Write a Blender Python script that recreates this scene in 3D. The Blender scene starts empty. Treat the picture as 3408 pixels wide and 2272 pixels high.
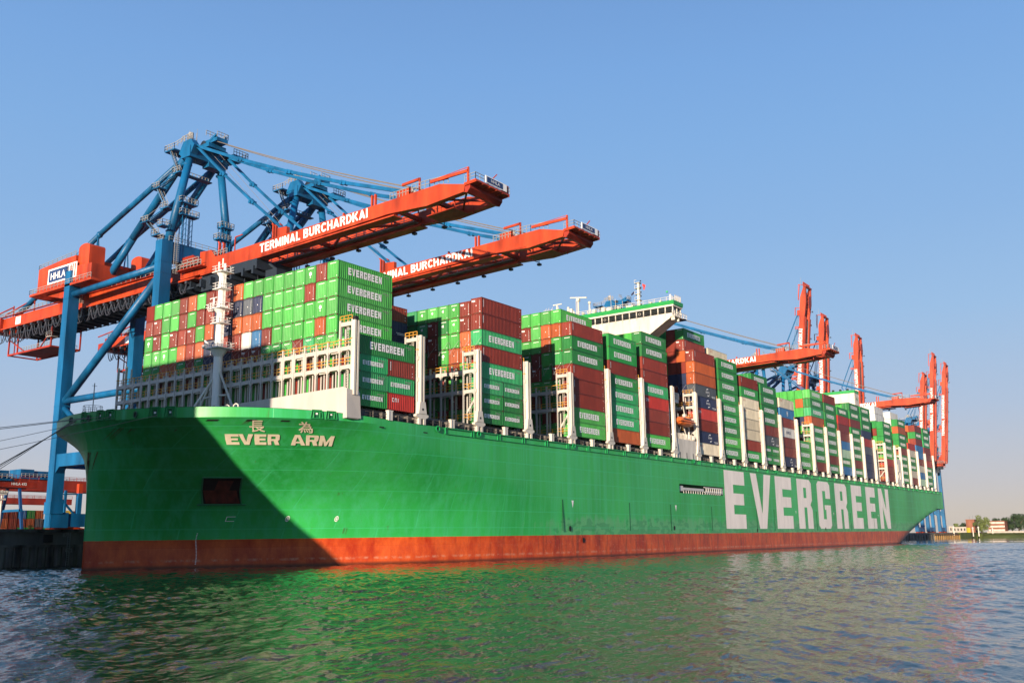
import bpy, math, random
from mathutils import Vector, Matrix
random.seed(7)
R=math.radians
SC=bpy.context.scene
COL=SC.collection
# ------------------------------------------------------------------ camera
CAM=Vector((-99.764,-99.524,3.634))
YAW,PITCH,ROLL,FPX=0.62269,0.20438,-0.012248,3163.94
F=Vector((math.cos(YAW)*math.cos(PITCH),math.sin(YAW)*math.cos(PITCH),math.sin(PITCH)))
RT=Vector((math.sin(YAW),-math.cos(YAW),0)); UP=RT.cross(F)
R2=RT*math.cos(ROLL)+UP*math.sin(ROLL); U2=UP*math.cos(ROLL)-RT*math.sin(ROLL)
cd=bpy.data.cameras.new('camera'); cam=bpy.data.objects.new('camera',cd); COL.objects.link(cam)
cd.sensor_width=36; cd.lens=FPX/3408*36; cd.clip_start=.5; cd.clip_end=60000
cam.matrix_world=Matrix(((R2.x,U2.x,-F.x,CAM.x),(R2.y,U2.y,-F.y,CAM.y),(R2.z,U2.z,-F.z,CAM.z),(0,0,0,1)))
SC.camera=cam
# ------------------------------------------------------------------ light
SUND=Vector((-1,-.235,.176)).normalized()          # towards the sun
SUN_EL=math.asin(SUND.z)
W=bpy.data.worlds.new('World'); SC.world=W; W.use_nodes=True
nt=W.node_tree; bg=nt.nodes['Background']
sky=nt.nodes.new('ShaderNodeTexSky'); sky.sky_type='NISHITA'; sky.sun_disc=False
sky.sun_elevation=SUN_EL; sky.sun_rotation=math.atan2(SUND.x,SUND.y)
sky.air_density=1.0; sky.dust_density=1.2; sky.ozone_density=1.5; sky.altitude=0
bg.inputs[1].default_value=.15
# warm grey haze low in the sky, clearer blue above
_tc0=nt.nodes.new('ShaderNodeTexCoord'); _sx=nt.nodes.new('ShaderNodeSeparateXYZ'); _rp=nt.nodes.new('ShaderNodeValToRGB'); _mx=nt.nodes.new('ShaderNodeMix'); _mx.data_type='RGBA'; _mx.blend_type='MULTIPLY'; _mx.inputs[0].default_value=1
nt.links.new(_tc0.outputs['Generated'],_sx.inputs[0]); nt.links.new(_sx.outputs[2],_rp.inputs[0])
_el=_rp.color_ramp.elements
for _i,(p,c) in enumerate([(0,(.66,.66,1.05)),(.02,(.616,.604,.975)),(.048,(.448,.414,.654)),(.121,(.431,.383,.50)),(.214,(.467,.46,.56)),(.303,(.513,.537,.657)),(.388,(.564,.628,.772)),(.459,(.636,.721,.887))]):
    e=_el[_i] if _i<2 else _el.new(p)
    e.position=p; e.color=(*[x for x in c],1)
_sc=nt.nodes.new('ShaderNodeVectorMath'); _sc.operation='SCALE'; _sc.inputs['Scale'].default_value=1.35
nt.links.new(sky.outputs[0],_mx.inputs[6]); nt.links.new(_rp.outputs[0],_mx.inputs[7]); nt.links.new(_mx.outputs[2],_sc.inputs[0])
_rp2=nt.nodes.new('ShaderNodeValToRGB'); nt.links.new(_sx.outputs[2],_rp2.inputs[0]); _e2=_rp2.color_ramp.elements
_L=lambda c:tuple(((x/255+.055)/1.055)**2.4 for x in c)
for _i,(p,c) in enumerate([(0,(199,188,178)),(.02,(199,190,180)),(.048,(192,191,194)),(.121,(171,189,213)),(.214,(150,185,222)),(.303,(136,176,221)),(.388,(126,170,220)),(.46,(118,163,217)),(.8,(72,108,170))]):
    e=_e2[_i] if _i<2 else _e2.new(p)
    e.position=p; e.color=(*_L(c),1)
_s2=nt.nodes.new('ShaderNodeVectorMath'); _s2.operation='SCALE'; _s2.inputs['Scale'].default_value=4.15; nt.links.new(_rp2.outputs[0],_s2.inputs[0])
_m2=nt.nodes.new('ShaderNodeMix'); _m2.data_type='RGBA'; _m2.inputs[0].default_value=.95
nt.links.new(_sc.outputs[0],_m2.inputs[6]); nt.links.new(_s2.outputs[0],_m2.inputs[7]); nt.links.new(_m2.outputs[2],bg.inputs[0])
sd=bpy.data.lights.new('sun','SUN'); sd.energy=5.0; sd.angle=R(.6); sd.color=(1,.82,.63)
so=bpy.data.objects.new('sun',sd); COL.objects.link(so)
so.rotation_euler=SUND.to_track_quat('Z','Y').to_euler()
SC.view_settings.view_transform='Standard'; SC.view_settings.look='None'
SC.view_settings.exposure=.78; SC.view_settings.gamma=1
# ------------------------------------------------------------------ helpers
def tag(o,label=None,cat=None,group=None,kind=None):
    if label: o['label']=label
    if cat: o['category']=cat
    if group: o['group']=group
    if kind: o['kind']=kind
    return o
def empty(name,loc,label,cat,group=None):
    o=bpy.data.objects.new(name,None); COL.objects.link(o); o.location=loc
    o.empty_display_size=1; return tag(o,label,cat,group)
class MB:
    def __init__(s): s.v=[];s.f=[];s.m=[]
    def add(s,vs,fs,mi=0):
        n=len(s.v); s.v+= [tuple(v) for v in vs]; s.f+=[tuple(i+n for i in f) for f in fs]; s.m+=[mi]*len(fs)
        return s
    def quad(s,a,b,c,d,mi=0): return s.add([a,b,c,d],[(0,1,2,3)],mi)
    def box(s,x0,x1,y0,y1,z0,z1,mi=0):
        return s.add([(x0,y0,z0),(x1,y0,z0),(x1,y1,z0),(x0,y1,z0),(x0,y0,z1),(x1,y0,z1),(x1,y1,z1),(x0,y1,z1)],
            [(0,3,2,1),(4,5,6,7),(0,1,5,4),(1,2,6,5),(2,3,7,6),(3,0,4,7)],mi)
    def prism(s,pts,axis,a,b,mi=0):
        """extrude a 2D outline along axis ('x','y','z') from a to b"""
        def P(p,t):
            return {'x':(t,p[0],p[1]),'y':(p[0],t,p[1]),'z':(p[0],p[1],t)}[axis]
        n=len(pts); vs=[P(p,a) for p in pts]+[P(p,b) for p in pts]
        fs=[tuple(range(n))[::-1],tuple(range(n,2*n))]+[(i,(i+1)%n,(i+1)%n+n,i+n) for i in range(n)]
        return s.add(vs,fs,mi)
    def bar(s,p,q,w,h=None,mi=0,up=(0,0,1)):
        p=Vector(p);q=Vector(q);h=w if h is None else h
        d=(q-p).normalized(); u=Vector(up)
        if abs(d.dot(u))>.98: u=Vector((1,0,0))
        a=d.cross(u).normalized()*w/2; b=a.cross(d).normalized()*h/2
        vs=[p-a-b,p+a-b,p+a+b,p-a+b,q-a-b,q+a-b,q+a+b,q-a+b]
        return s.add(vs,[(0,1,2,3),(7,6,5,4),(0,4,5,1),(1,5,6,2),(2,6,7,3),(3,7,4,0)],mi)
    def tube(s,p,q,r,n=10,r2=None,mi=0):
        p=Vector(p);q=Vector(q);r2=r if r2 is None else r2
        d=(q-p).normalized(); u=Vector((0,0,1)) if abs(d.z)<.95 else Vector((1,0,0))
        a=d.cross(u).normalized(); b=d.cross(a)
        vs=[];
        for k in range(n):
            t=2*math.pi*k/n; e=a*math.cos(t)+b*math.sin(t); vs.append(p+e*r)
        for k in range(n):
            t=2*math.pi*k/n; e=a*math.cos(t)+b*math.sin(t); vs.append(q+e*r2)
        fs=[(i,(i+1)%n,(i+1)%n+n,i+n) for i in range(n)]+[tuple(range(n))[::-1],tuple(range(n,2*n))]
        return s.add(vs,fs,mi)
    def path(s,pts,r,n=5,mi=0):
        for a,b in zip(pts,pts[1:]): s.tube(a,b,r,n,mi=mi)
        return s
    def rail(s,pts,h=1.1,sp=1.8,r=.035,mi=0,rows=2):
        for a,b in zip(pts,pts[1:]):
            a=Vector(a);b=Vector(b);n=max(1,round((b-a).length/sp))
            for i in range(n+1):
                p=a.lerp(b,i/n); s.bar(p,p+Vector((0,0,h)),r*2,mi=mi)
            for k in range(rows):
                hh=Vector((0,0,h*(1-k/rows))); s.bar(a+hh,b+hh,r*2,mi=mi)
        return s
    def ball(s,c,rx,ry=None,rz=None,n=8,m=5,mi=0):
        ry=ry or rx; rz=rz or rx; vs=[];fs=[]
        for j in range(m+1):
            ph=-math.pi/2+math.pi*j/m
            for i in range(n):
                t=2*math.pi*i/n
                vs.append((c[0]+rx*math.cos(ph)*math.cos(t),c[1]+ry*math.cos(ph)*math.sin(t),c[2]+rz*math.sin(ph)))
        for j in range(m):
            for i in range(n): fs.append((j*n+i,j*n+(i+1)%n,(j+1)*n+(i+1)%n,(j+1)*n+i))
        return s.add(vs,fs,mi)
    def mesh(s,name,mats,org=(0,0,0),smooth=False):
        me=bpy.data.meshes.new(name)
        me.from_pydata([(v[0]-org[0],v[1]-org[1],v[2]-org[2]) for v in s.v],[],s.f)
        for m in (mats if isinstance(mats,(list,tuple)) else [mats]): me.materials.append(m)
        if len(me.polygons)==len(s.m) and any(s.m): me.polygons.foreach_set('material_index',s.m)
        if smooth: me.polygons.foreach_set('use_smooth',[True]*len(me.polygons))
        me.update(); return me
    def build(s,name,mats,parent=None,smooth=False,org=None):
        if org is None:
            q=parent; org=(0,0,0)
            while q is not None:
                if '_org' in q: org=tuple(q['_org']); break
                q=q.parent
        o=bpy.data.objects.new(name,s.mesh(name,mats,org,smooth)); COL.objects.link(o)
        if parent is not None: o.parent=parent
        return o
def smooth_by_angle(o,ang=35):
    me=o.data
    me.polygons.foreach_set('use_smooth',[True]*len(me.polygons))
    try: me.set_sharp_from_angle(angle=R(ang))
    except Exception: pass
def children_of(o): return [c for c in bpy.data.objects if c.parent==o]
def copy_tree(o,parent=None):
    c=o.copy(); COL.objects.link(c)
    if parent is not None: c.parent=parent
    for ch in children_of(o): copy_tree(ch,c)
    return c
# ------------------------------------------------------------------ materials
def newmat(name):
    m=bpy.data.materials.new(name); m.use_nodes=True
    n=m.node_tree; b=n.nodes['Principled BSDF']; return m,n,b
def N(n,t,**k):
    x=n.nodes.new(t)
    for a,b in k.items(): setattr(x,a,b)
    return x
def noise(n,scale,detail=3,vec=None,stretch=None,coord='Object',rough=.5):
    tc=N(n,'ShaderNodeTexCoord'); mp=N(n,'ShaderNodeMapping'); tx=N(n,'ShaderNodeTexNoise')
    n.links.new(tc.outputs[coord],mp.inputs[0])
    if stretch: mp.inputs['Scale'].default_value=stretch
    n.links.new(mp.outputs[0],tx.inputs['Vector']); tx.inputs['Scale'].default_value=scale
    tx.inputs['Detail'].default_value=detail; tx.inputs['Roughness'].default_value=rough
    return tx.outputs['Fac']
def ramp(n,src,stops):
    r=N(n,'ShaderNodeValToRGB'); n.links.new(src,r.inputs[0]); e=r.color_ramp.elements
    while len(e)<len(stops): e.new(.5)
    for x,(p,c) in zip(e,stops): x.position=p; x.color=(c,c,c,1) if isinstance(c,(int,float)) else (*c,1)
    return r.outputs[0]
def mix(n,fac,a,b,blend='MIX'):
    m=N(n,'ShaderNodeMix',data_type='RGBA',blend_type=blend)
    if isinstance(fac,(int,float)): m.inputs[0].default_value=fac
    else: n.links.new(fac,m.inputs[0])
    for i,x in ((6,a),(7,b)):
        if isinstance(x,(tuple,list)): m.inputs[i].default_value=(*x[:3],1)
        else: n.links.new(x,m.inputs[i])
    return m.outputs[2]
def math_(n,op,a,b=0,c=None):
    m=N(n,'ShaderNodeMath',operation=op)
    for i,x in enumerate((a,b) if c is None else (a,b,c)):
        if isinstance(x,(int,float)): m.inputs[i].default_value=x
        else: n.links.new(x,m.inputs[i])
    return m.outputs[0]
def bump(n,b,h,strength=.2,dist=.05):
    x=N(n,'ShaderNodeBump'); x.inputs['Strength'].default_value=strength; x.inputs['Distance'].default_value=dist
    n.links.new(h,x.inputs['Height']); n.links.new(x.outputs[0],b.inputs['Normal'])
def paint(name,c,rough=.45,var=.14,rust=.0,scale=.35,streak=True,spec=.3,metal=0):
    m,n,b=newmat(name)
    f=noise(n,scale,5,stretch=(1,1,.25) if streak else None)
    v=ramp(n,f,[(.3,1-var*1.4),(.7,1+var*.5)])
    col=mix(n,1.0,(*c,),v,'MULTIPLY')
    if rust>0:
        g=noise(n,scale*3,8,stretch=(1,1,.15),rough=.7)
        col=mix(n,ramp(n,g,[(.72-rust*.2,0),(.80-rust*.1,1)]),col,(.13,.045,.015))
    n.links.new(col,b.inputs['Base Color'])
    r=ramp(n,noise(n,scale*5,4),[(.3,rough-.06),(.7,rough+.1)])
    n.links.new(r,b.inputs['Roughness']); b.inputs['Metallic'].default_value=metal
    b.inputs['Specular IOR Level'].default_value=spec
    return m
RED=paint('crane_red_paint',(.50,.055,.014),.45,.4,.45)
RED2=paint('crane_dark_red_paint',(.34,.032,.014),.5,.3,.4)
BLUE=paint('crane_blue_paint',(.005,.115,.275),.42,.35,.25)
NAVYB=paint('trolley_dark_paint',(.02,.03,.045),.5,.1)
STEEL=paint('galvanised_steel',(.30,.30,.29),.5,.1,.1,2)
ROPE=paint('steel_rope',(.20,.18,.16),.6,.1,0,2)
WHITE=paint('white_marking_paint',(.86,.85,.82),.5,.06,.0,1)
CREAM=paint('ship_white_paint',(.66,.61,.52),.45,.18,.3,.6)
GREYS=paint('ship_grey_paint',(.50,.46,.41),.5,.1,.12,.6)
GREYD=paint('deck_dark_grey',(.10,.10,.10),.7,.2,.1,.5)
BLACK=paint('black_rubber',(.015,.015,.016),.7,.1)
YEL=paint('yellow_rail_paint',(.62,.30,.04),.5,.1,.2,2)
LIME=paint('bright_green_paint',(.03,.40,.12),.4,.1,.0,1)
ORANGE=paint('lifeboat_orange',(.75,.16,.03),.35,.12,.0,1)
GLASS,_n,_b=newmat('window_glass'); _b.inputs['Base Color'].default_value=(.02,.022,.02,1); _b.inputs['Roughness'].default_value=.08
CONC=paint('quay_concrete',(.17,.16,.145),.85,.35,.0,.4)
CONCD=paint('quay_wall_steel',(.15,.14,.12),.8,.7,.5,.5)
NAVY=paint('sign_navy',(.02,.05,.15),.5,.05)
CHAIN=paint('stair_treads',(.22,.20,.16),.6,.1)
# container paint: the hue comes from each object's own colour
CP,n,b=newmat('container_paint')
oi=N(n,'ShaderNodeObjectInfo')
f=noise(n,.9,6,stretch=(1,1,.35)); v=ramp(n,f,[(.25,.72),(.6,1.0),(.8,1.1)])
off=math_(n,'MULTIPLY_ADD',oi.outputs['Random'],.42,.72)
vv=mix(n,1.,v,off,'MULTIPLY')
c1=mix(n,1.,oi.outputs['Color'],vv,'MULTIPLY')
g=noise(n,2.6,8,stretch=(1,1,.3),rough=.75)
c2=mix(n,ramp(n,g,[(.66,0),(.74,.75)]),c1,(.12,.055,.03))
n.links.new(c2,b.inputs['Base Color']); b.inputs['Roughness'].default_value=.5; b.inputs['Specular IOR Level'].default_value=.25
CDARK=paint('frame_dirt_and_shade',(.10,.05,.03),.7,.3,0,2)
# hull paint
HULL,n,b=newmat('hull_paint')
tc=N(n,'ShaderNodeTexCoord'); sx=N(n,'ShaderNodeSeparateXYZ'); n.links.new(tc.outputs['Object'],sx.inputs[0])
X_,Y_,Z_=sx.outputs
bootz=math_(n,'ADD',math_(n,'MULTIPLY_ADD',X_,.0024,4.0),math_(n,'MULTIPLY',noise(n,.5,5,stretch=(1,1,.2),rough=.7),.12))
dz=math_(n,'SUBTRACT',Z_,bootz)                       # height over the paint line
isg=math_(n,'GREATER_THAN',dz,0)
big=noise(n,.05,4,stretch=(1,1,.35)); green=mix(n,ramp(n,big,[(.3,0),(.7,1)]),(.010,.25,.040),(.042,.46,.100))
st=noise(n,.8,6,stretch=(1,1,.04),rough=.65); green=mix(n,math_(n,'MULTIPLY',ramp(n,st,[(.42,0),(.68,1)]),.5),green,(.06,.44,.20))
# scuffed pale band low on the side
band=N(n,'ShaderNodeMapRange'); n.links.new(dz,band.inputs[0]); band.inputs[1].default_value=6.5; band.inputs[2].default_value=2.2
bnoise=noise(n,.55,7,stretch=(.9,.9,.22),rough=.62); xr=N(n,'ShaderNodeMapRange'); n.links.new(X_,xr.inputs[0]); xr.inputs[1].default_value=10; xr.inputs[2].default_value=60
sc=ramp(n,math_(n,'MULTIPLY',math_(n,'MULTIPLY',bnoise,band.outputs[0]),xr.outputs[0]),[(.34,0),(.46,1)])
green=mix(n,math_(n,'MULTIPLY',sc,.6),green,(.13,.36,.17))
bn2=noise(n,.9,3,stretch=(.6,.6,1.2),rough=.4); sc2=ramp(n,math_(n,'MULTIPLY',math_(n,'MULTIPLY',bn2,band.outputs[0]),xr.outputs[0]),[(.48,0),(.50,1)])
green=mix(n,math_(n,'MULTIPLY',sc2,.42),green,(.006,.19,.06))
# rust runs
rn=noise(n,1.3,6,stretch=(1,1,.10),rough=.7)
green=mix(n,math_(n,'MULTIPLY',ramp(n,rn,[(.64,0),(.72,1)]),.6),green,(.07,.11,.03))
# plating lines
br=N(n,'ShaderNodeTexBrick'); cmb=N(n,'ShaderNodeCombineXYZ'); n.links.new(X_,cmb.inputs[0]); n.links.new(Z_,cmb.inputs[1])
n.links.new(cmb.outputs[0],br.inputs[0]); br.inputs['Scale'].default_value=.1; br.inputs['Mortar Size'].default_value=.009; br.inputs['Brick Width'].default_value=1.2; br.inputs['Row Height'].default_value=.28
br.inputs['Mortar Smooth'].default_value=.3
green=mix(n,math_(n,'MULTIPLY',br.outputs['Fac'],.4),green,(.05,.5,.2))
rd=noise(n,.35,8,stretch=(1,1,.5),rough=.7); red=mix(n,ramp(n,rd,[(.35,0),(.65,1)]),(.34,.026,.006),(.62,.100,.020))
rs=noise(n,1.1,7,stretch=(1,1,.12),rough=.7); red=mix(n,math_(n,'MULTIPLY',math_(n,'MULTIPLY',ramp(n,rs,[(.50,0),(.62,1)]),xr.outputs[0]),.6),red,(.12,.030,.014))
rp=noise(n,2.2,5,rough=.7); red=mix(n,math_(n,'MULTIPLY',math_(n,'MULTIPLY',ramp(n,rp,[(.57,0),(.68,1)]),xr.outputs[0]),.6),red,(.50,.20,.12))
wl=N(n,'ShaderNodeMapRange'); n.links.new(Z_,wl.inputs[0]); wl.inputs[1].default_value=.55; wl.inputs[2].default_value=.15
red=mix(n,math_(n,'MULTIPLY',wl.outputs[0],.8),red,(.05,.02,.01))
sl=N(n,'ShaderNodeMapRange'); n.links.new(math_(n,'ABSOLUTE',math_(n,'SUBTRACT',Z_,1.0)),sl.inputs[0]); sl.inputs[1].default_value=.28; sl.inputs[2].default_value=.05
red=mix(n,math_(n,'MULTIPLY',math_(n,'MULTIPLY',sl.outputs[0],ramp(n,noise(n,.9,6,rough=.7),[(.45,0),(.6,1)])),.5),red,(.55,.30,.20))
n.links.new(mix(n,isg,red,green),b.inputs['Base Color'])
b.inputs['Roughness'].default_value=.38; b.inputs['Specular IOR Level'].default_value=.3
hb=math_(n,'ADD',math_(n,'MULTIPLY',noise(n,.16,2,stretch=(1,1,1.3)),1.0),math_(n,'MULTIPLY',br.outputs['Fac'],-.12))
bump(n,b,hb,.35,.35)
# water
WATER,n,b=newmat('river_water')
b.inputs['Base Color'].default_value=(.006,.020,.012,1); b.inputs['Roughness'].default_value=.0; b.inputs['IOR'].default_value=1.33
h1=noise(n,1.3,3,stretch=(1,1.5,1)); h2=noise(n,4.5,4,stretch=(1,1.4,1),rough=.6)
hh=math_(n,'ADD',math_(n,'MULTIPLY',h1,.55),math_(n,'MULTIPLY',h2,.22)); bump(n,b,hh,.24,.18)
# ------------------------------------------------------------------ lettering
def glyph(ch):
    """blocky condensed capitals as lists of convex outlines in a unit box"""
    r=lambda a,b,c,d:[(a,c),(b,c),(b,d),(a,d)]
    G={'E':[r(0,.42,0,1),r(.42,1,.76,1),r(.42,.94,.41,.61),r(.42,1,0,.25)],
       'V':[[(.0,1),(.34,0),(.50,0),(.50,.27),(.29,1)],[(.50,0),(.68,0),(1,1),(.66,1),(.50,.27)]],
       'R':[r(0,.43,0,1),[(.43,.83),(1,.83),(1,.93),(.88,1),(.43,1)],r(.62,1,.62,.83),[(.43,.53),(.93,.53),(1,.58),(1,.62),(.43,.62)],[(.43,.43),(.95,.43),(.88,.48),(.93,.53),(.43,.53)],[(.62,0),(1,0),(1,.38),(.95,.43),(.62,.43)]],
       'r':[r(0,.30,0,1),r(.30,.9,.80,1),[(.66,.56),(1,.62),(1,.92),(.9,1),(.9,.80),(.66,.80)],[(.30,.38),(.9,.38),(.9,.42),(1,.5),(1,.62),(.66,.56),(.30,.56)],[(.62,0),(1,0),(.86,.38),(.50,.38)]],
       'G':[[(0,.07),(.12,0),(.40,0),(.40,1),(.12,1),(0,.93)],[(.4,.80),(1,.80),(1,.93),(.88,1),(.4,1)],r(.62,1,.64,.80),[(.4,0),(.88,0),(1,.07),(1,.20),(.4,.20)],r(.62,1,.20,.50),r(.52,.62,.40,.50)],
       'N':[r(0,.33,0,1),r(.67,1,0,1),[(.33,1),(.33,.55),(.67,0),(.67,.45)]],
       'A':[[(0,0),(.30,0),(.36,.2),(.36,.36),(.5,.78),(.5,1),(.34,1)],[(.36,.2),(.64,.2),(.64,.36),(.36,.36)],[(.70,0),(1,0),(.66,1),(.5,1),(.5,.78),(.64,.36),(.64,.2)]],
       'M':[r(0,.26,0,1),r(.74,1,0,1),[(.26,1),(.26,.55),(.42,0),(.5,0),(.5,.38)],[(.74,1),(.5,.38),(.5,0),(.58,0),(.74,.55)]]}
    return G[ch]
def block_word(word,w,h,gap,widths=None):
    """2D polygons for a word in the block letters; origin lower left"""
    out=[];x=0
    for i,ch in enumerate(word):
        if ch==' ': x+=w*.7; continue
        ww=widths[i] if widths else w
        for p in glyph(ch): out.append([(x+a*ww,b*h) for a,b in p])
        x+=ww+gap
    return out,x-gap
def sans(word,h):
    """bold grotesque capitals drawn as strokes; returns 2D quads and the total width"""
    import math as m
    def arc(cx,cy,rx,ry,a0,a1,n=7): return [(cx+rx*m.cos(R(a0+(a1-a0)*i/n)),cy+ry*m.sin(R(a0+(a1-a0)*i/n))) for i in range(n+1)]
    t=.19; a=t/2; D={}
    w=.62
    D['T']=(.62,[[(0,1-a),(.62,1-a)],[(.31,0),(.31,1-t)]])
    D['E']=(.58,[[(a,0),(a,1)],[(t,1-a),(.58,1-a)],[(t,.52),(.54,.52)],[(t,a),(.58,a)]])
    D['L']=(.54,[[(a,0),(a,1)],[(t,a),(.54,a)]])
    D['I']=(t,[[(a,0),(a,1)]])
    D['N']=(.66,[[(a,0),(a,1)],[(.66-a,0),(.66-a,1)],[(a+.02,.96),(.66-a-.02,.04)]])
    D['M']=(.80,[[(a,0),(a,1)],[(.8-a,0),(.8-a,1)],[(a+.03,.95),(.40,.12)],[(.40,.12),(.8-a-.03,.95)]])
    D['H']=(.66,[[(a,0),(a,1)],[(.66-a,0),(.66-a,1)],[(t,.52),(.66-t,.52)]])
    D['A']=(.72,[[(a*.9,0),(.36,1-a*.5)],[(.72-a*.9,0),(.36,1-a*.5)],[(.17,.26),(.55,.26)]])
    D['K']=(.68,[[(a,0),(a,1)],[(t,.38),(.58,1)],[(.28,.56),(.60,0)]])
    D['U']=(.66,[[(a,1),(a,.33)]+arc(.33,.33,.33-a,.33-a,180,360)+[(.66-a,1)]])
    D['C']=(.66,[arc(.36,.5,.36-a,.5-a,42,318,12)])
    D['D']=(.66,[[(a,0),(a,1)],[(t,1-a),(.28,1-a)]+arc(.28,.5,.38-a,.5-a,90,-90,10)+[(t,a)]])
    D['B']=(.64,[[(a,0),(a,1)],[(t,1-a),(.36,1-a)]+arc(.36,.76,.22-a*.5,.24-a,90,-90,6)+[(t,.52)],[(.36,.52)]+arc(.38,.28,.26-a,.28-a,90,-90,6)+[(t,a)]])
    D['R']=(.66,[[(a,0),(a,1)],[(t,1-a),(.38,1-a)]+arc(.38,.73,.26-a,.27-a,90,-90,7)+[(t,.46)],[(.42,.42),(.57,0)]])
    out=[];x=0;k=0
    for ch in word:
        if ch==' ': x+=.34; continue
        wd,st=D[ch]
        for pl in st:
            for (x0,y0),(x1,y1) in zip(pl,pl[1:]):
                L=m.hypot(x1-x0,y1-y0)
                if L<1e-6: continue
                ex=a*.25 if len(pl)>2 else 0; ux,uy=(x1-x0)/L,(y1-y0)/L; nx,ny=-uy*a,ux*a
                P=[(x0-ux*ex+nx,y0-uy*ex+ny),(x0-ux*ex-nx,y0-uy*ex-ny),(x1+ux*ex-nx,y1+uy*ex-ny),(x1+ux*ex+nx,y1+uy*ex+ny)]
                out.append(([((x+p)*h,min(1,max(0,q))*h) for p,q in P],k)); k+=1
        x+=wd+.10
    return out,(x-.10)*h
def sans_obj(word,h,mat,parent,loc,xdir,ydir,width,name='lettering'):
    ps,w=sans(word,h); s=width/w; xd=Vector(xdir).normalized(); yd=Vector(ydir).normalized(); nd=xd.cross(yd); l=Vector(loc); mb=MB()
    for P,k in ps: mb.add([l+xd*(p[0]*s)+yd*p[1]+nd*(.0016*(k%9)) for p in P][::-1],[(0,1,2,3)])
    return mb.build(name,mat,parent)
_tc={}
def text_mesh(txt,size,off=.0,sx=1.0,shear=0,mat=None,align='LEFT',name='lettering'):
    key=(txt,size,off,sx,shear,mat.name if mat else '',align)
    if key in _tc: return _tc[key]
    c=bpy.data.curves.new(name,'FONT'); c.body=txt; c.size=size; c.offset=off; c.shear=shear; c.align_x=align; c.resolution_u=3
    o=bpy.data.objects.new(name,c); COL.objects.link(o); bpy.context.view_layer.update()
    dg=bpy.context.evaluated_depsgraph_get()
    me=bpy.data.meshes.new_from_object(o.evaluated_get(dg)); bpy.data.objects.remove(o)
    me.name=name; me.materials.clear()
    if mat: me.materials.append(mat)
    for v in me.vertices: v.co.x*=sx
    _tc[key]=me; return me
def text_obj(txt,size,mat,parent,loc,xdir,ydir,off=0,sx=1,align='LEFT',name='lettering',width=None):
    me=text_mesh(txt,size,off,sx,0,mat,align,name)
    o=bpy.data.objects.new(name,me); COL.objects.link(o); o.parent=parent
    xd=Vector(xdir).normalized(); yd=Vector(ydir).normalized(); zd=xd.cross(yd)
    s=1
    if width:
        xs=[v.co.x for v in me.vertices]; s=width/(max(xs)-min(xs))
    q=parent; org=Vector((0,0,0))
    while q is not None:
        if '_org' in q: org=Vector(q['_org']); break
        q=q.parent
    l=Vector(loc)-org
    o.matrix_local=Matrix(((xd.x*s,yd.x,zd.x,l.x),(xd.y*s,yd.y,zd.y,l.y),(xd.z*s,yd.z,zd.z,l.z),(0,0,0,1)))
    return o
# ------------------------------------------------------------------ hull form
YC=30.15;HB=30.75
def lerp(tab,x):
    if x<=tab[0][0]: return tab[0][1]
    for (a,b),(c,d) in zip(tab,tab[1:]):
        if x<=c: return b+(d-b)*(x-a)/(c-a)
    return tab[-1][1]
XS=[(-2,-23.7),(9,-23.8),(13,-23.9),(15.8,-24.0),(17.9,-24.4),(19.4,-25.0),(20.6,-25.6),(22.2,-25.7)]
XF=[(-2,66),(4,66),(8,60),(11,50),(15,30),(17,20),(19.5,9),(20.6,3),(22,3)]
SL=[(0,.0),(.03,.03),(.08,.075),(.15,.19),(.215,.34),(.306,.56),(.4,.735),(.5,.86),(.65,.95),(.8,.987),(1,1)]
def smooth(tab,x):
    # catmull style smoothing by averaging
    h=.04
    return (lerp(tab,max(0,x-h))+lerp(tab,x)*2+lerp(tab,min(1,x+h)))/4 if h<x<1-h else lerp(tab,x)
def half(x,z):
    """half breadth of hull at station x, height z"""
    xs=lerp(XS,z);xf=lerp(XF,z)
    if x<=xs: return 0
    if x<xf:
        s=(x-xs)/(xf-xs)
        up=max(0,1-(1-s)**2)**.6
        lo=smooth(SL,s)
        w=min(1,max(0,(z-3.5)/16.9))**1.5
        b=HB*(lo*(1-w)+up*w)
        # blunt rounded stem
        return max(b,min(.5,math.sqrt(max(0,x-xs))*.6))
    return HB*stern(x,z)
def stern(x,z):
    # full breadth until xa(z), closing at xe(z)
    xa=lerp([(-2,270),(0,283),(2,290),(4.5,301),(8,322),(11,340),(13.5,357),(14.5,378)],z)
    xe=lerp([(-2,345),(0,352),(3,366),(6,372),(10,378),(13.5,386),(14.5,400)],z)
    if x<=xa: return 1
    t=min(1,(x-xa)/(xe-xa))
    return max(0,1-t**2.2)
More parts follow.
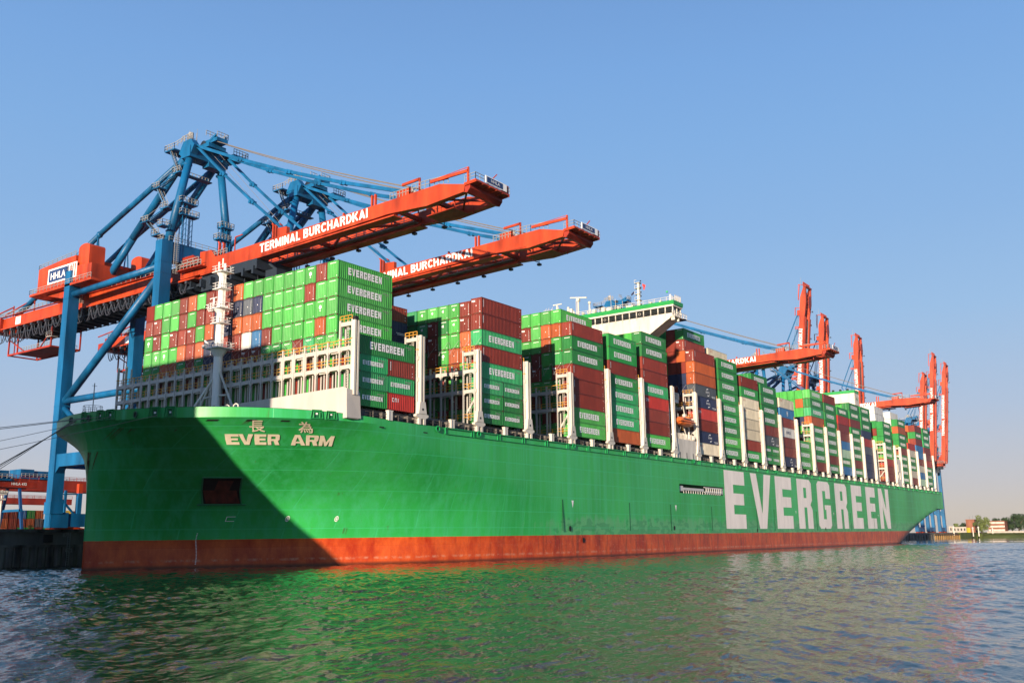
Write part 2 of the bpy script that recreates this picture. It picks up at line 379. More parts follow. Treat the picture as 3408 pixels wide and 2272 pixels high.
# ------------------------------------------------------------------ water
def make_water():
    rnd=random.Random(3); waves=[]
    for i in range(130):
        lam=.26*(12/.26)**(i/129); a=rnd.gauss(R(-62),R(30)); k=2*math.pi/lam
        amp=.0064*lam**.95*rnd.uniform(.4,1.4)
        if lam>6: amp*=.6
        if lam<.8: amp*=1.1
        waves.append((k*math.cos(a),k*math.sin(a),rnd.uniform(0,6.28),amp,lam))
    import numpy as np
    def axis():
        a0=YAW
        fine=np.linspace(a0-R(31),a0+R(31),960)
        rest=np.linspace(a0+R(33),a0-R(33)+2*math.pi,60)[1:-1]
        return np.concatenate([fine,rest])
    ang=axis(); nr=640
    rad=2.0*(45000/2.0)**(np.linspace(0,1,nr)**1.0)
    # denser rings in the near field
    rad=np.concatenate([np.array([1.0]),np.exp(np.linspace(math.log(9),math.log(420),1650)),np.exp(np.linspace(math.log(428),math.log(45000),70))])
    A,Rr=np.meshgrid(ang,rad); Xc=CAM.x+Rr*np.cos(A); Yc=CAM.y+Rr*np.sin(A); Z=np.zeros_like(Xc)
    cell=np.gradient(rad)[:,None]*np.ones_like(A); cell=np.maximum(cell,Rr*R(62)/960*.7)
    for kx,ky,ph,amp,lam in waves:
        fade=np.clip((lam/cell-2.0)/2.5,0,1)
        s=np.sin(kx*Xc+ky*Yc+ph); Z+=amp*fade*(1-2*np.abs(s*.5)**1.0+ s*.55)*.8
    Z-=Z[:400].mean()
    patch=.75+.35*np.sin(Xc*.031+1+.7*np.sin(Yc*.021))*np.sin(Yc*.043+Xc*.012)
    Z*=patch
    nR,nA=Xc.shape
    vs=np.stack([Xc,Yc,Z],-1).reshape(-1,3)
    i=np.arange(nR-1)[:,None]*nA; j=np.arange(nA)[None,:]; j2=(j+1)%nA
    q=np.stack([i+j,i+j2,i+nA+j2,i+nA+j],-1).reshape(-1,4)
    me=bpy.data.meshes.new('water'); me.vertices.add(len(vs)); me.vertices.foreach_set('co',vs.ravel().astype('f'))
    me.loops.add(q.size); me.loops.foreach_set('vertex_index',q.ravel().astype('i'))
    me.polygons.add(len(q)); me.polygons.foreach_set('loop_start',np.arange(0,q.size,4,dtype='i'))
    me.update(calc_edges=True); me.validate()
    me.polygons.foreach_set('use_smooth',[True]*len(me.polygons)); me.materials.append(WATER)
    if me.polygons[1000].normal.z<0: me.flip_normals()
    o=bpy.data.objects.new('water',me); COL.objects.link(o); tag(o,kind='structure')
make_water()
# ------------------------------------------------------------------ quay and banks
mb=MB(); mb.box(-400,470,62.5,900,-4,6.2); o=mb.build('quay',CONC); tag(o,kind='structure')
mb=MB(); mb.box(470,725,62.5,900,-4,4.3); o=mb.build('quay.001',CONC); tag(o,kind='structure')
# quay wall face with sheet piling, ledge, ladders and fenders
wall=empty('quay_wall',(0,62.5,0),'dark weathered quay wall with ledge, ladder recesses and berth numbers under the blue crane','wall'); wall['_org']=(0,62.5,0)
mb=MB(); 
for i in range(-70,40): 
    x=i*1.4; mb.prism([(x,62.48),(x+.3,62.25),(x+.9,62.25),(x+1.2,62.48)],'z',-3,3.2)
mb.build('sheet_piles',CONCD,wall)
mb=MB(); mb.box(-400,400,62.2,62.47,3.2,3.6); mb.box(-400,400,62.1,62.47,5.7,6.22); mb.build('coping',CONCD,wall)
mb=MB()
for i in range(-14,20):
    x=i*9-3.3; mb.box(x,x+1.6,62.0,62.19,4.0,5.3)
mb.build('fender',BLACK,wall)
mb=MB()
for i in range(-14,20):
    x=i*18-8; 
    mb.bar((x,62.05,0),(x,62.05,5.6),.08); mb.bar((x+.45,62.05,0),(x+.45,62.05,5.6),.08)
    for k in range(14): mb.bar((x,62.05,.3+k*.38),(x+.45,62.05,.3+k*.38),.06)
mb.build('ladder',STEEL,wall)
NUM=paint('number_white',(.32,.31,.28),.7,.2)
text_obj('870',.85,NUM,wall,(-9.0,61.98,4.9),(1,0,0),(0,0,1),.02)
text_obj('872',.85,NUM,wall,(-8.3,61.98,2.3),(1,0,0),(0,0,1),.02)
bol=None
for i in range(-4,3):
    x=i*22-14
    if bol is None:
        mb=MB(); mb.tube((0,0,0),(0,0,.5),.25,12); mb.tube((0,0,.5),(0,0,.68),.42,12); mb.box(-.45,.45,-.45,.45,-.02,.06)
        bol=mb.build('bollard',YEL); o=bol
    else: o=bol.copy(); COL.objects.link(o)
    o.location=(x,63.6,6.2); tag(o,'yellow mooring bollard on the quay edge near the bow','bollard','bollards along the quay edge')
# ------------------------------------------------------------------ the ship
SHX,SHY=0,YC
ship=empty('container_ship',(0,YC,0),'huge green and red container ship with white lettering moored along the quay','container ship'); ship['_org']=(0,YC,0)
ZL=[-2.0,0,1.2,2.5,4,5.5,7,8.5,10,11.4,12.7,13.3,13.6,14.6,15.7,16.7,17.7,18.7,19.6,20.6,21.72]
XM0,XM1=70.0,268.0
SLOT=(104.0,129.6,13.6,15.7)
bow=[]; nb=84
for i in range(nb): bow.append((i/nb)**1.55)
midx=[XM0,80,90,SLOT[0],112,121,SLOT[1],140,155,170,190,210,230,250]
nst=46
def top_z(x):
    t=min(1,max(0,(12-x)/34)); return 21.39+.0024*x+.72*t*t*(3-2*t)
def hull_pt(z,kind,t):
    zt=z
    if kind=='b':
        xs=lerp(XS,z); x=xs+(XM0-xs)*t; return x,half(x,z)
    if kind=='m': return t,HB
    xe=min(378,lerp([(-2,345),(0,352),(3,366),(6,372),(10,378),(13.5,386),(14.5,400)],z))
    x=XM1+(xe-XM1)*t; return x,half(x,z)
stations=[('b',t) for t in bow]+[('m',x) for x in midx]+[('s',i/nst) for i in range(nst+1)]
mb=MB(); ns=len(stations)
rows=[]
for z in ZL:
    row=[]
    for k,t in stations:
        if z==20.6: x,hb=hull_pt(20.6,k,t)
        elif z>20.4: x,hb=hull_pt(20.6,k,t)
        else: x,hb=hull_pt(z,k,t)
        zz=z if z<21 else top_z(x)
        row.append((x,hb,zz))
    rows.append(row)
for sgn in (-1,1):
    base=len(mb.v); mb.v+=[(x,YC+sgn*hb,z) for row in rows for x,hb,z in row]
    for j in range(len(ZL)-1):
        for i in range(ns-1):
            if sgn==-1 and stations[i][0]=='m' and SLOT[0]-.1<stations[i][1]<SLOT[1]-.1 and SLOT[2]-.01<=ZL[j]<SLOT[3]-.01: continue
            a=base+j*ns+i; fcs=(a,a+1,a+1+ns,a+ns)
            mb.f.append(fcs if sgn==-1 else fcs[::-1]); mb.m.append(0)
# transom
na=len(ZL)*ns
for j in range(len(ZL)-1):
    a=j*ns+ns-1; mb.f.append((a,a+na,a+na+ns,a+ns)); mb.m.append(0)
o=mb.build('hull',HULL,ship); smooth_by_angle(o,22)
# inner bulwark + main deck
mb=MB()
top=[(x,hb) for x,hb,z in rows[-1]]
vs=[(x,YC-max(0,hb-.25),top_z(x)-1.1) for x,hb in top]+[(x,YC+max(0,hb-.25),top_z(x)-1.1) for x,hb in top]
for i in range(ns-1): mb.add([vs[i],vs[i+1],vs[i+1+ns],vs[i+ns]],[(0,1,2,3)])
for sgn in (-1,1):
    for (x0,h0),(x1,h1) in zip(top,top[1:]):
        if h1<.3: continue
        a=(x0,YC+sgn*max(0,h0-.25),top_z(x0)-1.1);b_=(x1,YC+sgn*(h1-.25),top_z(x1)-1.1)
        c=(x1,YC+sgn*(h1-.25),top_z(x1)+.02);d=(x0,YC+sgn*max(0,h0-.25),top_z(x0)+.02)
        mb.quad(a,b_,c,d); mb.quad(d,c,(x1,YC+sgn*(h1+.06),top_z(x1)+.03),(x0,YC+sgn*(h0+.06 if h0>0 else 0),top_z(x0)+.03))
mb.build('deck',[paint('deck_green',(.03,.22,.08),.6,.2)],ship)
# slot with accommodation ladder
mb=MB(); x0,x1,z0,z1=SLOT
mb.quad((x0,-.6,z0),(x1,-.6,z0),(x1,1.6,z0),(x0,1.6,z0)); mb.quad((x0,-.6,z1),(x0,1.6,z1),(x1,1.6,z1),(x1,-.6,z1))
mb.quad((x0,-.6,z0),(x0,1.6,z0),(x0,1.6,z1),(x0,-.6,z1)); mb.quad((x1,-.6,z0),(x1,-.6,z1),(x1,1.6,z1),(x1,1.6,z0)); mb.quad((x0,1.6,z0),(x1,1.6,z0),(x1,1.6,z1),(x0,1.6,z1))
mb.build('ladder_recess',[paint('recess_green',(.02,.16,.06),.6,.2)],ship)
mb=MB(); mb.box(106.5,118,-.3,.2,14.35,14.95); mb.box(104.8,106.5,-.3,.5,14.1,15.3)
for i in range(9): 
    x=107+i*1.3; mb.bar((x,-.2,13.6),(x,-.2,14.4),.12)
for i in range(8):
    x=119+i*1.25; mb.bar((x,-.35,15.3),(x+.6,-.35,14.3),.16); mb.bar((x+.6,-.35,15.3),(x,-.35,14.3),.16); mb.bar((x,-.3,13.9),(x+.5,.3,13.9),.2)
    mb.bar((x,-.4,14.3),(x-.6,-.4,13.7),.14)
mb.bar((118,-.35,15.35),(129,-.35,15.35),.18); mb.bar((118,-.35,14.25),(129,-.35,14.25),.18); mb.box(128.2,129.2,-.3,.6,13.9,15.2)
mb.build('accommodation_ladder',[paint('alu_ladder',(.55,.54,.52),.4,.1)],ship)
# big lettering on the side
polys,_=block_word('E',1,1,0)
xsl=[(129.7,142.8,'E'),(147.0,162.0,'V'),(165.2,178.3,'E'),(183.0,195.8,'R'),(201.1,213.7,'G'),(218.9,231.6,'R'),(236.8,248.9,'E'),(254.1,265.8,'E'),(270.4,284.4,'N')]
mb=MB()
for a,b_,ch in xsl:
    for p in glyph(ch):
        pts=[(a+u*(b_-a),-.63,5.25+.0016*a+v*14.75) for u,v in p]; mb.add(pts,[tuple(range(len(pts)))])
LET=paint('hull_lettering_white',(.88,.80,.72),.5,.08,.1,.6)
o=mb.build('lettering',LET,ship); o['label']='giant white company name on the hull side'
# bow name
def bow_map(u,v):
    zt,zb_=18.6,17.27
    xt=lerp([(0,-14.72),(.5,-9.14),(.59,-8.2),(1,-2.34)],u); xb=lerp([(0,-13.4),(.5,-8.05),(.59,-6.9),(1,-1.75)],u)
    x=xb+(xt-xb)*v; z=zb_+(zt-zb_)*v
    y=YC-half(x,z); return (x-.05,y-.07,z-.03)
mb=MB()
seq=[('E',.0,.115),('V',.115,.245),('E',.255,.365),('r',.378,.495),('A',.595,.73),('r',.735,.85),('M',.86,1.0)]
for ch,a,b_ in seq:
    for p in glyph(ch):
        # subdivide the outline so that it follows the plating
        q=[]
        for (u0,v0),(u1,v1) in zip(p,p[1:]+p[:1]):
            for k in range(4): q.append((u0+(u1-u0)*k/4,v0+(v1-v0)*k/4))
        sh=.012
        pts=[bow_map(a+u*(b_-a),v) for u,v in q]; mb.add(pts,[tuple(range(len(pts)))])
NAMEP=paint('bow_name_cream',(.80,.70,.52),.5,.08,0,1)
o=mb.build('ship_name',NAMEP,ship); o['label']='cream ship name on the flared bow'
mb2=MB()
for ch,xa,xb in (('長',-14.1,-10.96),('為',-8.8,-5.4)):
    me=text_mesh(ch,1,.012,1,0,NAMEP,'LEFT','characters')
    xs=[v.co.x for v in me.vertices]; ys=[v.co.y for v in me.vertices]
    ax,bx,ay,by=min(xs),max(xs),min(ys),max(ys)
    vs=[]
    for v in me.vertices:
        u=(v.co.x-ax)/(bx-ax); w=(v.co.y-ay)/(by-ay); z=18.85+1.4*w
        x=(xa+1.6-1.5*w)+(xb-xa-1.6)*u; vs.append((x-.05,YC-half(x,z)-.07,z-.03))
    mb2.add(vs,[tuple(p.vertices) for p in me.polygons])
mb2.build('ship_name_characters',NAMEP,ship)
# anchor pocket: flat patch, the shade of the recess is painted on dark
def hp(x,z,o=.0): return Vector((x-o*.75,YC-half(x,z)-o*.8,z-o*.25))
def patch(mb,x0t,x1t,x0b,x1b,z0,z1,o,nx=6,nz=4,mi=0):
    for i in range(nx):
        for j in range(nz):
            P=[]
            for (a,c) in ((i,j),(i+1,j),(i+1,j+1),(i,j+1)):
                u=a/nx; w=c/nz; x=(x0b+(x1b-x0b)*u)*(1-w)+(x0t+(x1t-x0t)*u)*w; P.append(hp(x,z0+(z1-z0)*w,o))
            mb.quad(*P,mi)
ANCH=paint('anchor_rust',(.13,.022,.012),.7,.4,.2,1.2)
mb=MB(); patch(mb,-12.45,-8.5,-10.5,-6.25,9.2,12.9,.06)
o=mb.build('anchor_pocket',[paint('pocket_painted_shade',(.018,.008,.007),.8,.4)],ship)
mb=MB(); patch(mb,-11.4,-7.8,-10.2,-6.5,9.35,11.2,.22,6,3); patch(mb,-10.6,-9.0,-10.2,-8.6,11.2,12.5,.16,3,2)
for i in range(2):
    pass
mb.build('anchor',ANCH,ship)
mb=MB()
for pts in ([(-12.5,12.95),(-8.45,12.95)],[(-12.5,12.95),(-10.5,9.15)],[(-8.45,12.95),(-6.2,9.15)],[(-11.1,9.15),(-5.7,9.15)]):
    a,b_=pts; P=[hp(a[0]+(b_[0]-a[0])*k/6,a[1]+(b_[1]-a[1])*k/6,.1) for k in range(7)]; mb.path(P,.13)
mb.build('pocket_frame',[paint('frame_green',(.03,.2,.08),.5,.1)],ship)
# bow marks
mb=MB()
for x,z in ((-.11,7.05),(5.93,7.0)):
    for k in range(16):
        t0,t1=2*math.pi*k/16,2*math.pi*(k+1)/16
        f_=lambda t,r: hp(x+r*math.cos(t)*.62,z+r*math.sin(t),.06)
        mb.quad(f_(t0,.42),f_(t1,.42),f_(t1,.33),f_(t0,.33))
    mb.quad(hp(x-.2,z-.05,.06),hp(x+.2,z-.05,.06),hp(x+.2,z+.05,.06),hp(x-.2,z+.05,.06))
    mb.quad(hp(x-.04,z-.33,.07),hp(x+.04,z-.33,.07),hp(x+.04,z+.33,.07),hp(x-.04,z+.33,.07))
for a,b_,c,d in ((-7.1,-6.1,7.35,7.42),(-7.1,-7.03,6.7,7.42),(-7.1,-6.1,6.7,6.77)):
    mb.quad(hp(a,c,.06),hp(b_,c,.06),hp(b_,d,.06),hp(a,d,.06))
for k in range(22):
    z=.5+k*.21; x=-9.75+.1*math.sin(z); mb.quad(hp(x,z,.05),hp(x+.12,z,.05),hp(x+.12,z+.1,.05),hp(x,z+.1,.05))
for x in (57.3,101.6): mb.add([(x-.4,-.64,10.7),(x+.4,-.64,10.7),(x,-.64,9.3)],[(0,1,2)])
for x in (180.8,216.2,268.0): mb.add([(x-.3,-.64,10.7),(x+.3,-.64,10.7),(x,-.64,9.7)],[(0,1,2)])
mb.build('hull_marks',WHITE,ship)
DRK=paint('ridge_dark_green',(.004,.10,.03),.6,.3)  # dark green of the thin upright ridges on the side
mb=MB()
for x in (53.6,79.6,98.8,121,150,163,199,234,262): mb=MB(); mb.box(x,x+.16,-.68,-.58,5.0,10.8); mb.build('fender_ridge',DRK,ship)
mb=MB()
for x,z in ((56.2,5.4),(100.4,5.6),(61,3.2),(150,5.1),(207,5.5)):
    mb.add([(x+.42*math.cos(t*math.pi/6),-.65,z+.55*math.sin(t*math.pi/6)) for t in range(12)],[tuple(range(12))]); mb.build('discharge_port',BLACK,ship); mb=MB()
# rub strake segments on the top edge of the side
mb=MB(); x=19
while x<371:
    L=6.9; z=top_z(x)
    mb.box(x,x+L,-.82,-.6,z-.12,z+.05); mb.box(x,x+L,-.78,-.6,z-1.05,z-.98); mb.box(x,x+.12,-.78,-.6,z-1.0,z-.1); mb.box(x+L-.12,x+L,-.78,-.6,z-1.0,z-.1)
    x+=7.45
mb.build('bulwark_plates',[paint('bulwark_green',(.012,.27,.08),.45,.15,.2)],ship)
FGR=paint('fairlead_green',(.012,.30,.09),.4,.1)
mb=MB()
for x in (17,27.8,58,88,112,140,166,192,220,248,276,300,330,356):
    z=top_z(x)
    for k in range(12):
        t0,t1=2*math.pi*k/12,2*math.pi*(k+1)/12
        mb.bar((x+.45*math.cos(t0),-.85,z-.35+.42*math.sin(t0)),(x+.45*math.cos(t1),-.85,z-.35+.42*math.sin(t1)),.16)
    mb.quad((x-.3,-.66,z-.6),(x+.3,-.66,z-.6),(x+.3,-.66,z-.1),(x-.3,-.66,z-.1),1)
    mb.build('side_fairlead',[FGR,BLACK],ship); mb=MB()
# bow fairleads: framed roller openings in the bulwark
def arc_at(y):  # x on the deck edge for a given y (port)
    lo,hi=-25.6,3.0
    for _ in range(40):
        m=(lo+hi)/2
        if YC-half(m,20.6)>y: lo=m
        else: hi=m
    return lo
FLG=paint('fairlead_frame_green',(.006,.12,.04),.5,.15); FLG2=paint('fairlead_bright_green',(.01,.24,.06),.5,.15)
def fair(y0,y1,name):
    xa,xb=arc_at(y0),arc_at(y1); a=Vector((xa,y0,0)); b_=Vector((xb,y1,0)); d=(b_-a); nrm=Vector((d.y,-d.x,0)).normalized()
    if nrm.x>0: nrm=-nrm
    P=lambda u,z,o=.12:(a+d*u+nrm*o)+Vector((0,0,z))
    zt=top_z(xa)+.05; zb=20.7
    f=MB()
    f.path([P(0,zb),P(.1,zt),P(.9,zt),P(1,zb),P(0,zb)],.085)
    f.path([P(.25,zb+.12,.16),P(.25,zt-.15,.16)],.09); f.path([P(.75,zb+.12,.16),P(.75,zt-.15,.16)],.09)
    f.path([P(.2,zt-.25,.16),P(.8,zt-.25,.16)],.07)
    f.add([P(.3,zb+.1,.03),P(.7,zb+.1,.03),P(.7,zt-.3,.03),P(.3,zt-.3,.03)],[(0,1,2,3)],1)
    f.add([P(.42,zb+.55,.05),P(.58,zb+.55,.05),P(.58,zb+.8,.05),P(.42,zb+.8,.05)],[(0,1,2,3)],2)
    f.build('roller_fairlead',[FLG2,FLG,WHITE],ship)
for y0,y1 in ((29.9,28.8),(26.7,25.3),(25.0,23.4),(18.3,16.6),(16.2,14.7),(2.0,1.25),(1.1,.5)): fair(y0,y1,'f')
mb=MB()
for y in (28.2,20.1,32.5):
    x=arc_at(min(y,30)); 
    if y>30.2: x=-25.6
    for k in range(12):
        t0,t1=2*math.pi*k/12,2*math.pi*(k+1)/12
        mb.bar((x-.15,y+.42*math.cos(t0),21.2+.42*math.sin(t0)),(x-.15,y+.42*math.cos(t1),21.2+.42*math.sin(t1)),.14)
    mb.add([(x-.12,y+.32*math.cos(2*math.pi*k/12),21.2+.32*math.sin(2*math.pi*k/12)) for k in range(12)],[tuple(range(12))],1)
    mb.build('panama_chock',[FLG,BLACK],ship); mb=MB()
for x in (-17.9,-14.3,-10.7,3.8,13.7):
    mb=MB(); patch(mb,x,x+1.0,x,x+1.0,20.15,20.33,.05,2,1,1); mb.build('freeing_port',[FLG,BLACK],ship)
# rust streaks modelled as thin paint patches under the openings
RUSTP=paint('rust_stain',(.10,.07,.015),.7,.4,0,2)
mb=MB(); rr=random.Random(5)
for x,z,l in ((-23.6,19.6,1.6),(-22.6,19.4,.7),(-24.0,16.5,3.2),(-23.9,15.4,3.6),(-19.5,19.2,.35),(7.5,5.6,1.0),(-14,20.2,.6)):
    for k in range(5):
        xx=x+rr.uniform(-.25,.25); w=rr.uniform(.01,.03); ll=l*rr.uniform(.4,1)
        mb.quad(hp(xx,z-ll,.04),hp(xx+w,z-ll,.04),hp(xx+w*1.6,z,.04),hp(xx-w*.6,z,.04))
mb.build('rust_streaks',RUSTP,ship)
# breakwater on the foredeck
mb=MB()
mb.prism([(58,21.0),(58,25.1),(30,25.2),(13.8,25.4),(.2,25.6),(-.45,25.3),(-.5,23),(-.6,21.0)],'x',-3.0,-2.85)
mb.add([(-3,-.5,25.3),(-.5,-.62,24.9),(-.2,-.62,21.1),(-3,-.58,21.1)],[(0,1,2,3)])
mb.prism([(-.55,21.0),(-.5,25.2),(0,25.2),(0,21.0)],'x',-2.85,-.6)
mb.build('breakwater',GREYS,ship)
# foremast
mast=MB(); mast.tube((-2.6,YC,20.5),(-2.6,YC,24.8),.68,16,mi=1); mast.tube((-2.6,YC,24.8),(-2.6,YC,34.4),.76,16,.72); mast.tube((-2.6,YC,34.4),(-2.6,YC,47.9),.70,16,.5)
mast.tube((-2.6,YC,33.6),(-2.6,YC,34.9),.7,12,1.5)
for z,r in ((34.9,1.7),(39.2,1.15),(41.7,1.35),(45.1,1.1),(48.0,1.25)):
    mast.box(-2.6-r,-2.6+r,YC-r*1.15,YC+r*.95,z,z+.12)
    mast.rail([(-2.6-r,YC-r*1.15,z+.1),(-2.6+r,YC-r*1.15,z+.1),(-2.6+r,YC+r*.95,z+.1),(-2.6-r,YC+r*.95,z+.1),(-2.6-r,YC-r*1.15,z+.1)],.95,.9,.025)
mast.tube((-2.6,YC,40.9),(-2.6,YC,41.7),.5,12,1.2); mast.tube((-2.6,YC,47.2),(-2.6,YC,48),.42,12,1.0); mast.tube((-2.6,YC,49),(-2.6,YC,50.6),.12,6); mast.tube((-2.9,YC+.6,48),(-2.9,YC+.6,50),.15,6); mast.tube((-2.6,YC-.6,48.2),(-2.6,YC-.6,49.6),.2,6)
mast.bar((-2.6,YC+1.0,44.0),(-2.6,YC+2.9,44.0),.22,.12); mast.tube((-2.6,YC+1.9,42),(-2.6,YC+1.9,43.9),.18,8); mast.box(-3.0,-2.2,YC+1.2,YC+2.6,41.7,41.85)
mast.rail([(-3.3,YC+1.2,41.8),(-3.3,YC+3.1,41.8),(-2,YC+3.1,41.8)],1,.6,.05)
mast.tube((-3.4,YC+2.3,35.6),(-3.4,YC+3.0,35.6),.35,10); mast.tube((-3.4,YC+1.8,36.0),(-3.4,YC+2.7,36.6),.14,8)
for dy in (-.95,-.72): mast.bar((-2.6,YC+dy-.15,35),(-2.6,YC+dy-.0,48),.07)
for k in range(36): mast.bar((-2.6,YC-1.1,35.2+k*.35),(-2.6,YC-.75,35.2+k*.35),.05)
for k in range(12): mast.path([(-3.0,YC-.75,35.4+k*1.05),(-3.3,YC-1.2,35.4+k*1.05),(-2.5,YC-1.4,35.4+k*1.05),(-2.0,YC-1.1,35.4+k*1.05)],.03,4)
o=mast.build('foremast',[paint('mast_white',(.82,.79,.74),.45,.06,.05,.5),paint('mast_grey',(.3,.3,.29),.5,.1)],ship); smooth_by_angle(o)
mb=MB()
for s in (-1,1):
    mb.tube((-2.6,YC+s*.5,31.3),(-2.7,YC+s*6.2,22.0),.19,10); mb.tube((-2.6,YC+s*.5,27.2),(-2.7,YC+s*2.9,27.0),.16,8)
mb.tube((-2.6,YC,31.0),(-8.0,YC+2,21.3),.17,8)
for s in (.65,.95): mb.bar((-3.2,YC+s,22),(-3.2,YC+s,31),.06)
for k in range(28): mb.bar((-3.2,YC+.65,22+k*.33),(-3.2,YC+.95,22+k*.33),.04)
mb.build('mast_struts',CREAM,ship)
mb=MB()
# jackstaff with its cage at the stem
mb.tube((-24,30,21),(-24,30,26.6),.07,6); mb.bar((-24.4,30,26.2),(-23.6,30,26.2),.05)
for z in (21.3,21.9,22.6,23.2):
    mb.path([(-24+1.3*math.cos(t*math.pi/5),30+1.3*math.sin(t*math.pi/5),z) for t in range(11)],.03,4)
for t in range(10): mb.bar((-24+1.3*math.cos(t*math.pi/5),30+1.3*math.sin(t*math.pi/5),20.9),(-24+1.3*math.cos(t*math.pi/5),30+1.3*math.sin(t*math.pi/5),23.2),.05)
mb.build('jackstaff',STEEL,ship)
mb=MB()
for y in (16.3,14.2,12.2):   # white winch guards and vents showing over the bulwark
    mb.path([(-13,y,20.6),(-13,y,22.9),(-13,y-.5,23.1),(-13,y-1.0,22.9),(-13,y-1.0,20.6)],.09); mb.box(-13.1,-12.8,y-.9,y-.1,20.6,21.9)
mb.path([(-13,17,20.6),(-13,16.8,22.0),(-13,16.65,23.3)],.14); mb.path([(-13,11,20.6),(-13,11,22.6)],.06)
mb.tube((-16.0,26.2,20.6),(-16.0,27.4,20.6),1.15,16,mi=1)
for x,y in ((-9,9.5),(-7,7.5),(-5,5)): mb.box(x,x+.6,y,y+.8,20.6,21.8)
mb.path([(-13,16,21.75),(-13,11,21.75)],.035)
mb.build('foredeck_fittings',[CREAM,LIME],ship)
# hatch coamings
mb=MB(); mb.box(-.6,103.2,.9,59.4,20.4,22.95); mb.box(116.8,301.5,.9,59.4,21,23.5); mb.box(310.8,369,.9,59.4,21.5,23.9)
mb.build('hatch_coaming',GREYD,ship)
mb=MB()
for i in range(190):
    x=3+i*1.93
    if 102<x<117 or 301<x<311: continue
    mb.box(x,x+.14,.0,.88,20.4,22.6)
mb.path([(1,-.35,22.35),(372,-.35,23.2)],.04,4); mb.path([(1,-.35,21.95),(372,-.35,22.8)],.03,4)
for i in range(180): mb.bar((2+i*2.05,-.35,21.2+i*.005),(2+i*2.05,-.35,22.35+i*.005),.06)
mb.build('coaming_stays',[paint('stay_dark',(.16,.14,.12),.7,.3)],ship)
# ------------------------------------------------------------------ lashing bridges
XK={**{k:14.8984*k for k in range(7)},7:117.1,8:131.6,9:146.3,10:160.6,11:175.1,12:189.1,13:203.4,14:217.0,15:231.0,16:245.2,17:258.8,18:273.5,19:287.9,20:311.1,21:325.3,22:339.6,23:353.7}
CL,CW,CP_=12.19,2.44,2.52
def zbase(x): return 23.18+.0024*x
def lash(xc,zt,levels,detail,ymax=24,name='lashing_bridge'):
    mb=MB(); x0,x1=xc-.45,xc+.75
    zlo=zbase(xc)-1.6
    ncol=min(24,ymax)
    for c in range(ncol+1):
        y=c*CP_-.04
        w=.26
        top=levels[-1]+1.0
        if c<=1: top=zt
        if c>=ncol-1 and ncol==24: top=zt-.6
        mb.box(x0-.12,x0+.25,y-w/2,y+w/2,zlo,top)
        mb.box(x1-.2,x1,y-w/2-.02,y+w/2+.02,zlo,top-.3)
        if detail and c<ncol: mb.box(x0+.5,x0+.68,y+CP_/2-.1,y+CP_/2+.1,zlo,levels[-1]+.85)
    for z in levels:
        mb.box(x0-.06,x1-.03,-.4,ncol*CP_+.1,z-.62,z-.02)
        for c in range(ncol):
            y=c*CP_
            for s,yy in ((1,y+.12),(-1,y+CP_-.2)):
                mb.prism([(yy,z-.6),(yy+s*.4,z-.6),(yy,z-.95)],'x',x0-.02,x0+.12)
                if detail and (c*7)%3!=0: mb.prism([(yy,z),(yy+s*.3,z),(yy,z+.4)],'x',x0-.02,x0+.12)
    if detail:
        for c in (3,4,5,6,12,13,19,20):
            y=c*CP_
            for yy in (y-.02,y+CP_-.32): mb.box(x0-.09,x0+.05,yy-.1,yy+.4,levels[0],levels[1]-.6)
    # port tower top
    mb.box(x0,x1,-.4,CP_+.1,zt-.9,zt-.3)
    for c in range(0,ncol,5):   # low diagonal bracing
        if not detail: mb.bar((x1-.1,c*CP_,levels[0]-.6),(x1-.1,(c+2)*CP_,zlo),.34)
    o=mb.build(name,GREYS,ship)
    mb=MB()
    for z in levels: mb.rail([(x0-.02,0,z),(x0-.02,ncol*CP_,z)],1.0,CP_/2,.045,mi=0,rows=2)
    mb.rail([(x0-.02,0,zt-.3),(x0-.02,CP_,zt-.3)],.95,.8,.045); mb.rail([(x0-.02,0,zbase(xc)+.4),(x0-.02,min(8,ncol)*CP_,zbase(xc)+.4)],1.0,CP_/2,.04)
    for c in range(ncol+1): mb.box(x0-.15,x0+.3,c*CP_-.24,c*CP_+.16,levels[-1]+1.0,levels[-1]+1.15)
    mb.build('handrail',YEL,o)
    mb=MB()
    for c in range(1,ncol,3): mb.box(x0+.1,x0+.3,c*CP_+.5,c*CP_+1.9,levels[-1]-.85,levels[-1]-.72)
    for c in range(2,ncol,4): mb.box(x0+.1,x0+.3,c*CP_+.5,c*CP_+1.9,levels[0]-.85,levels[0]-.72)
    for s in (0,.35): mb.bar((x0+.3,1.0+s,zbase(xc)+.3),(x0+.3,1.0+s,zt),.05)
    for k in range(int((zt-zbase(xc))/.4)): mb.bar((x0+.3,1.0,zbase(xc)+.4+k*.4),(x0+.3,1.35,zbase(xc)+.4+k*.4),.04)
    mb.build('walkway_lights_and_ladder',CREAM,o)
    return o
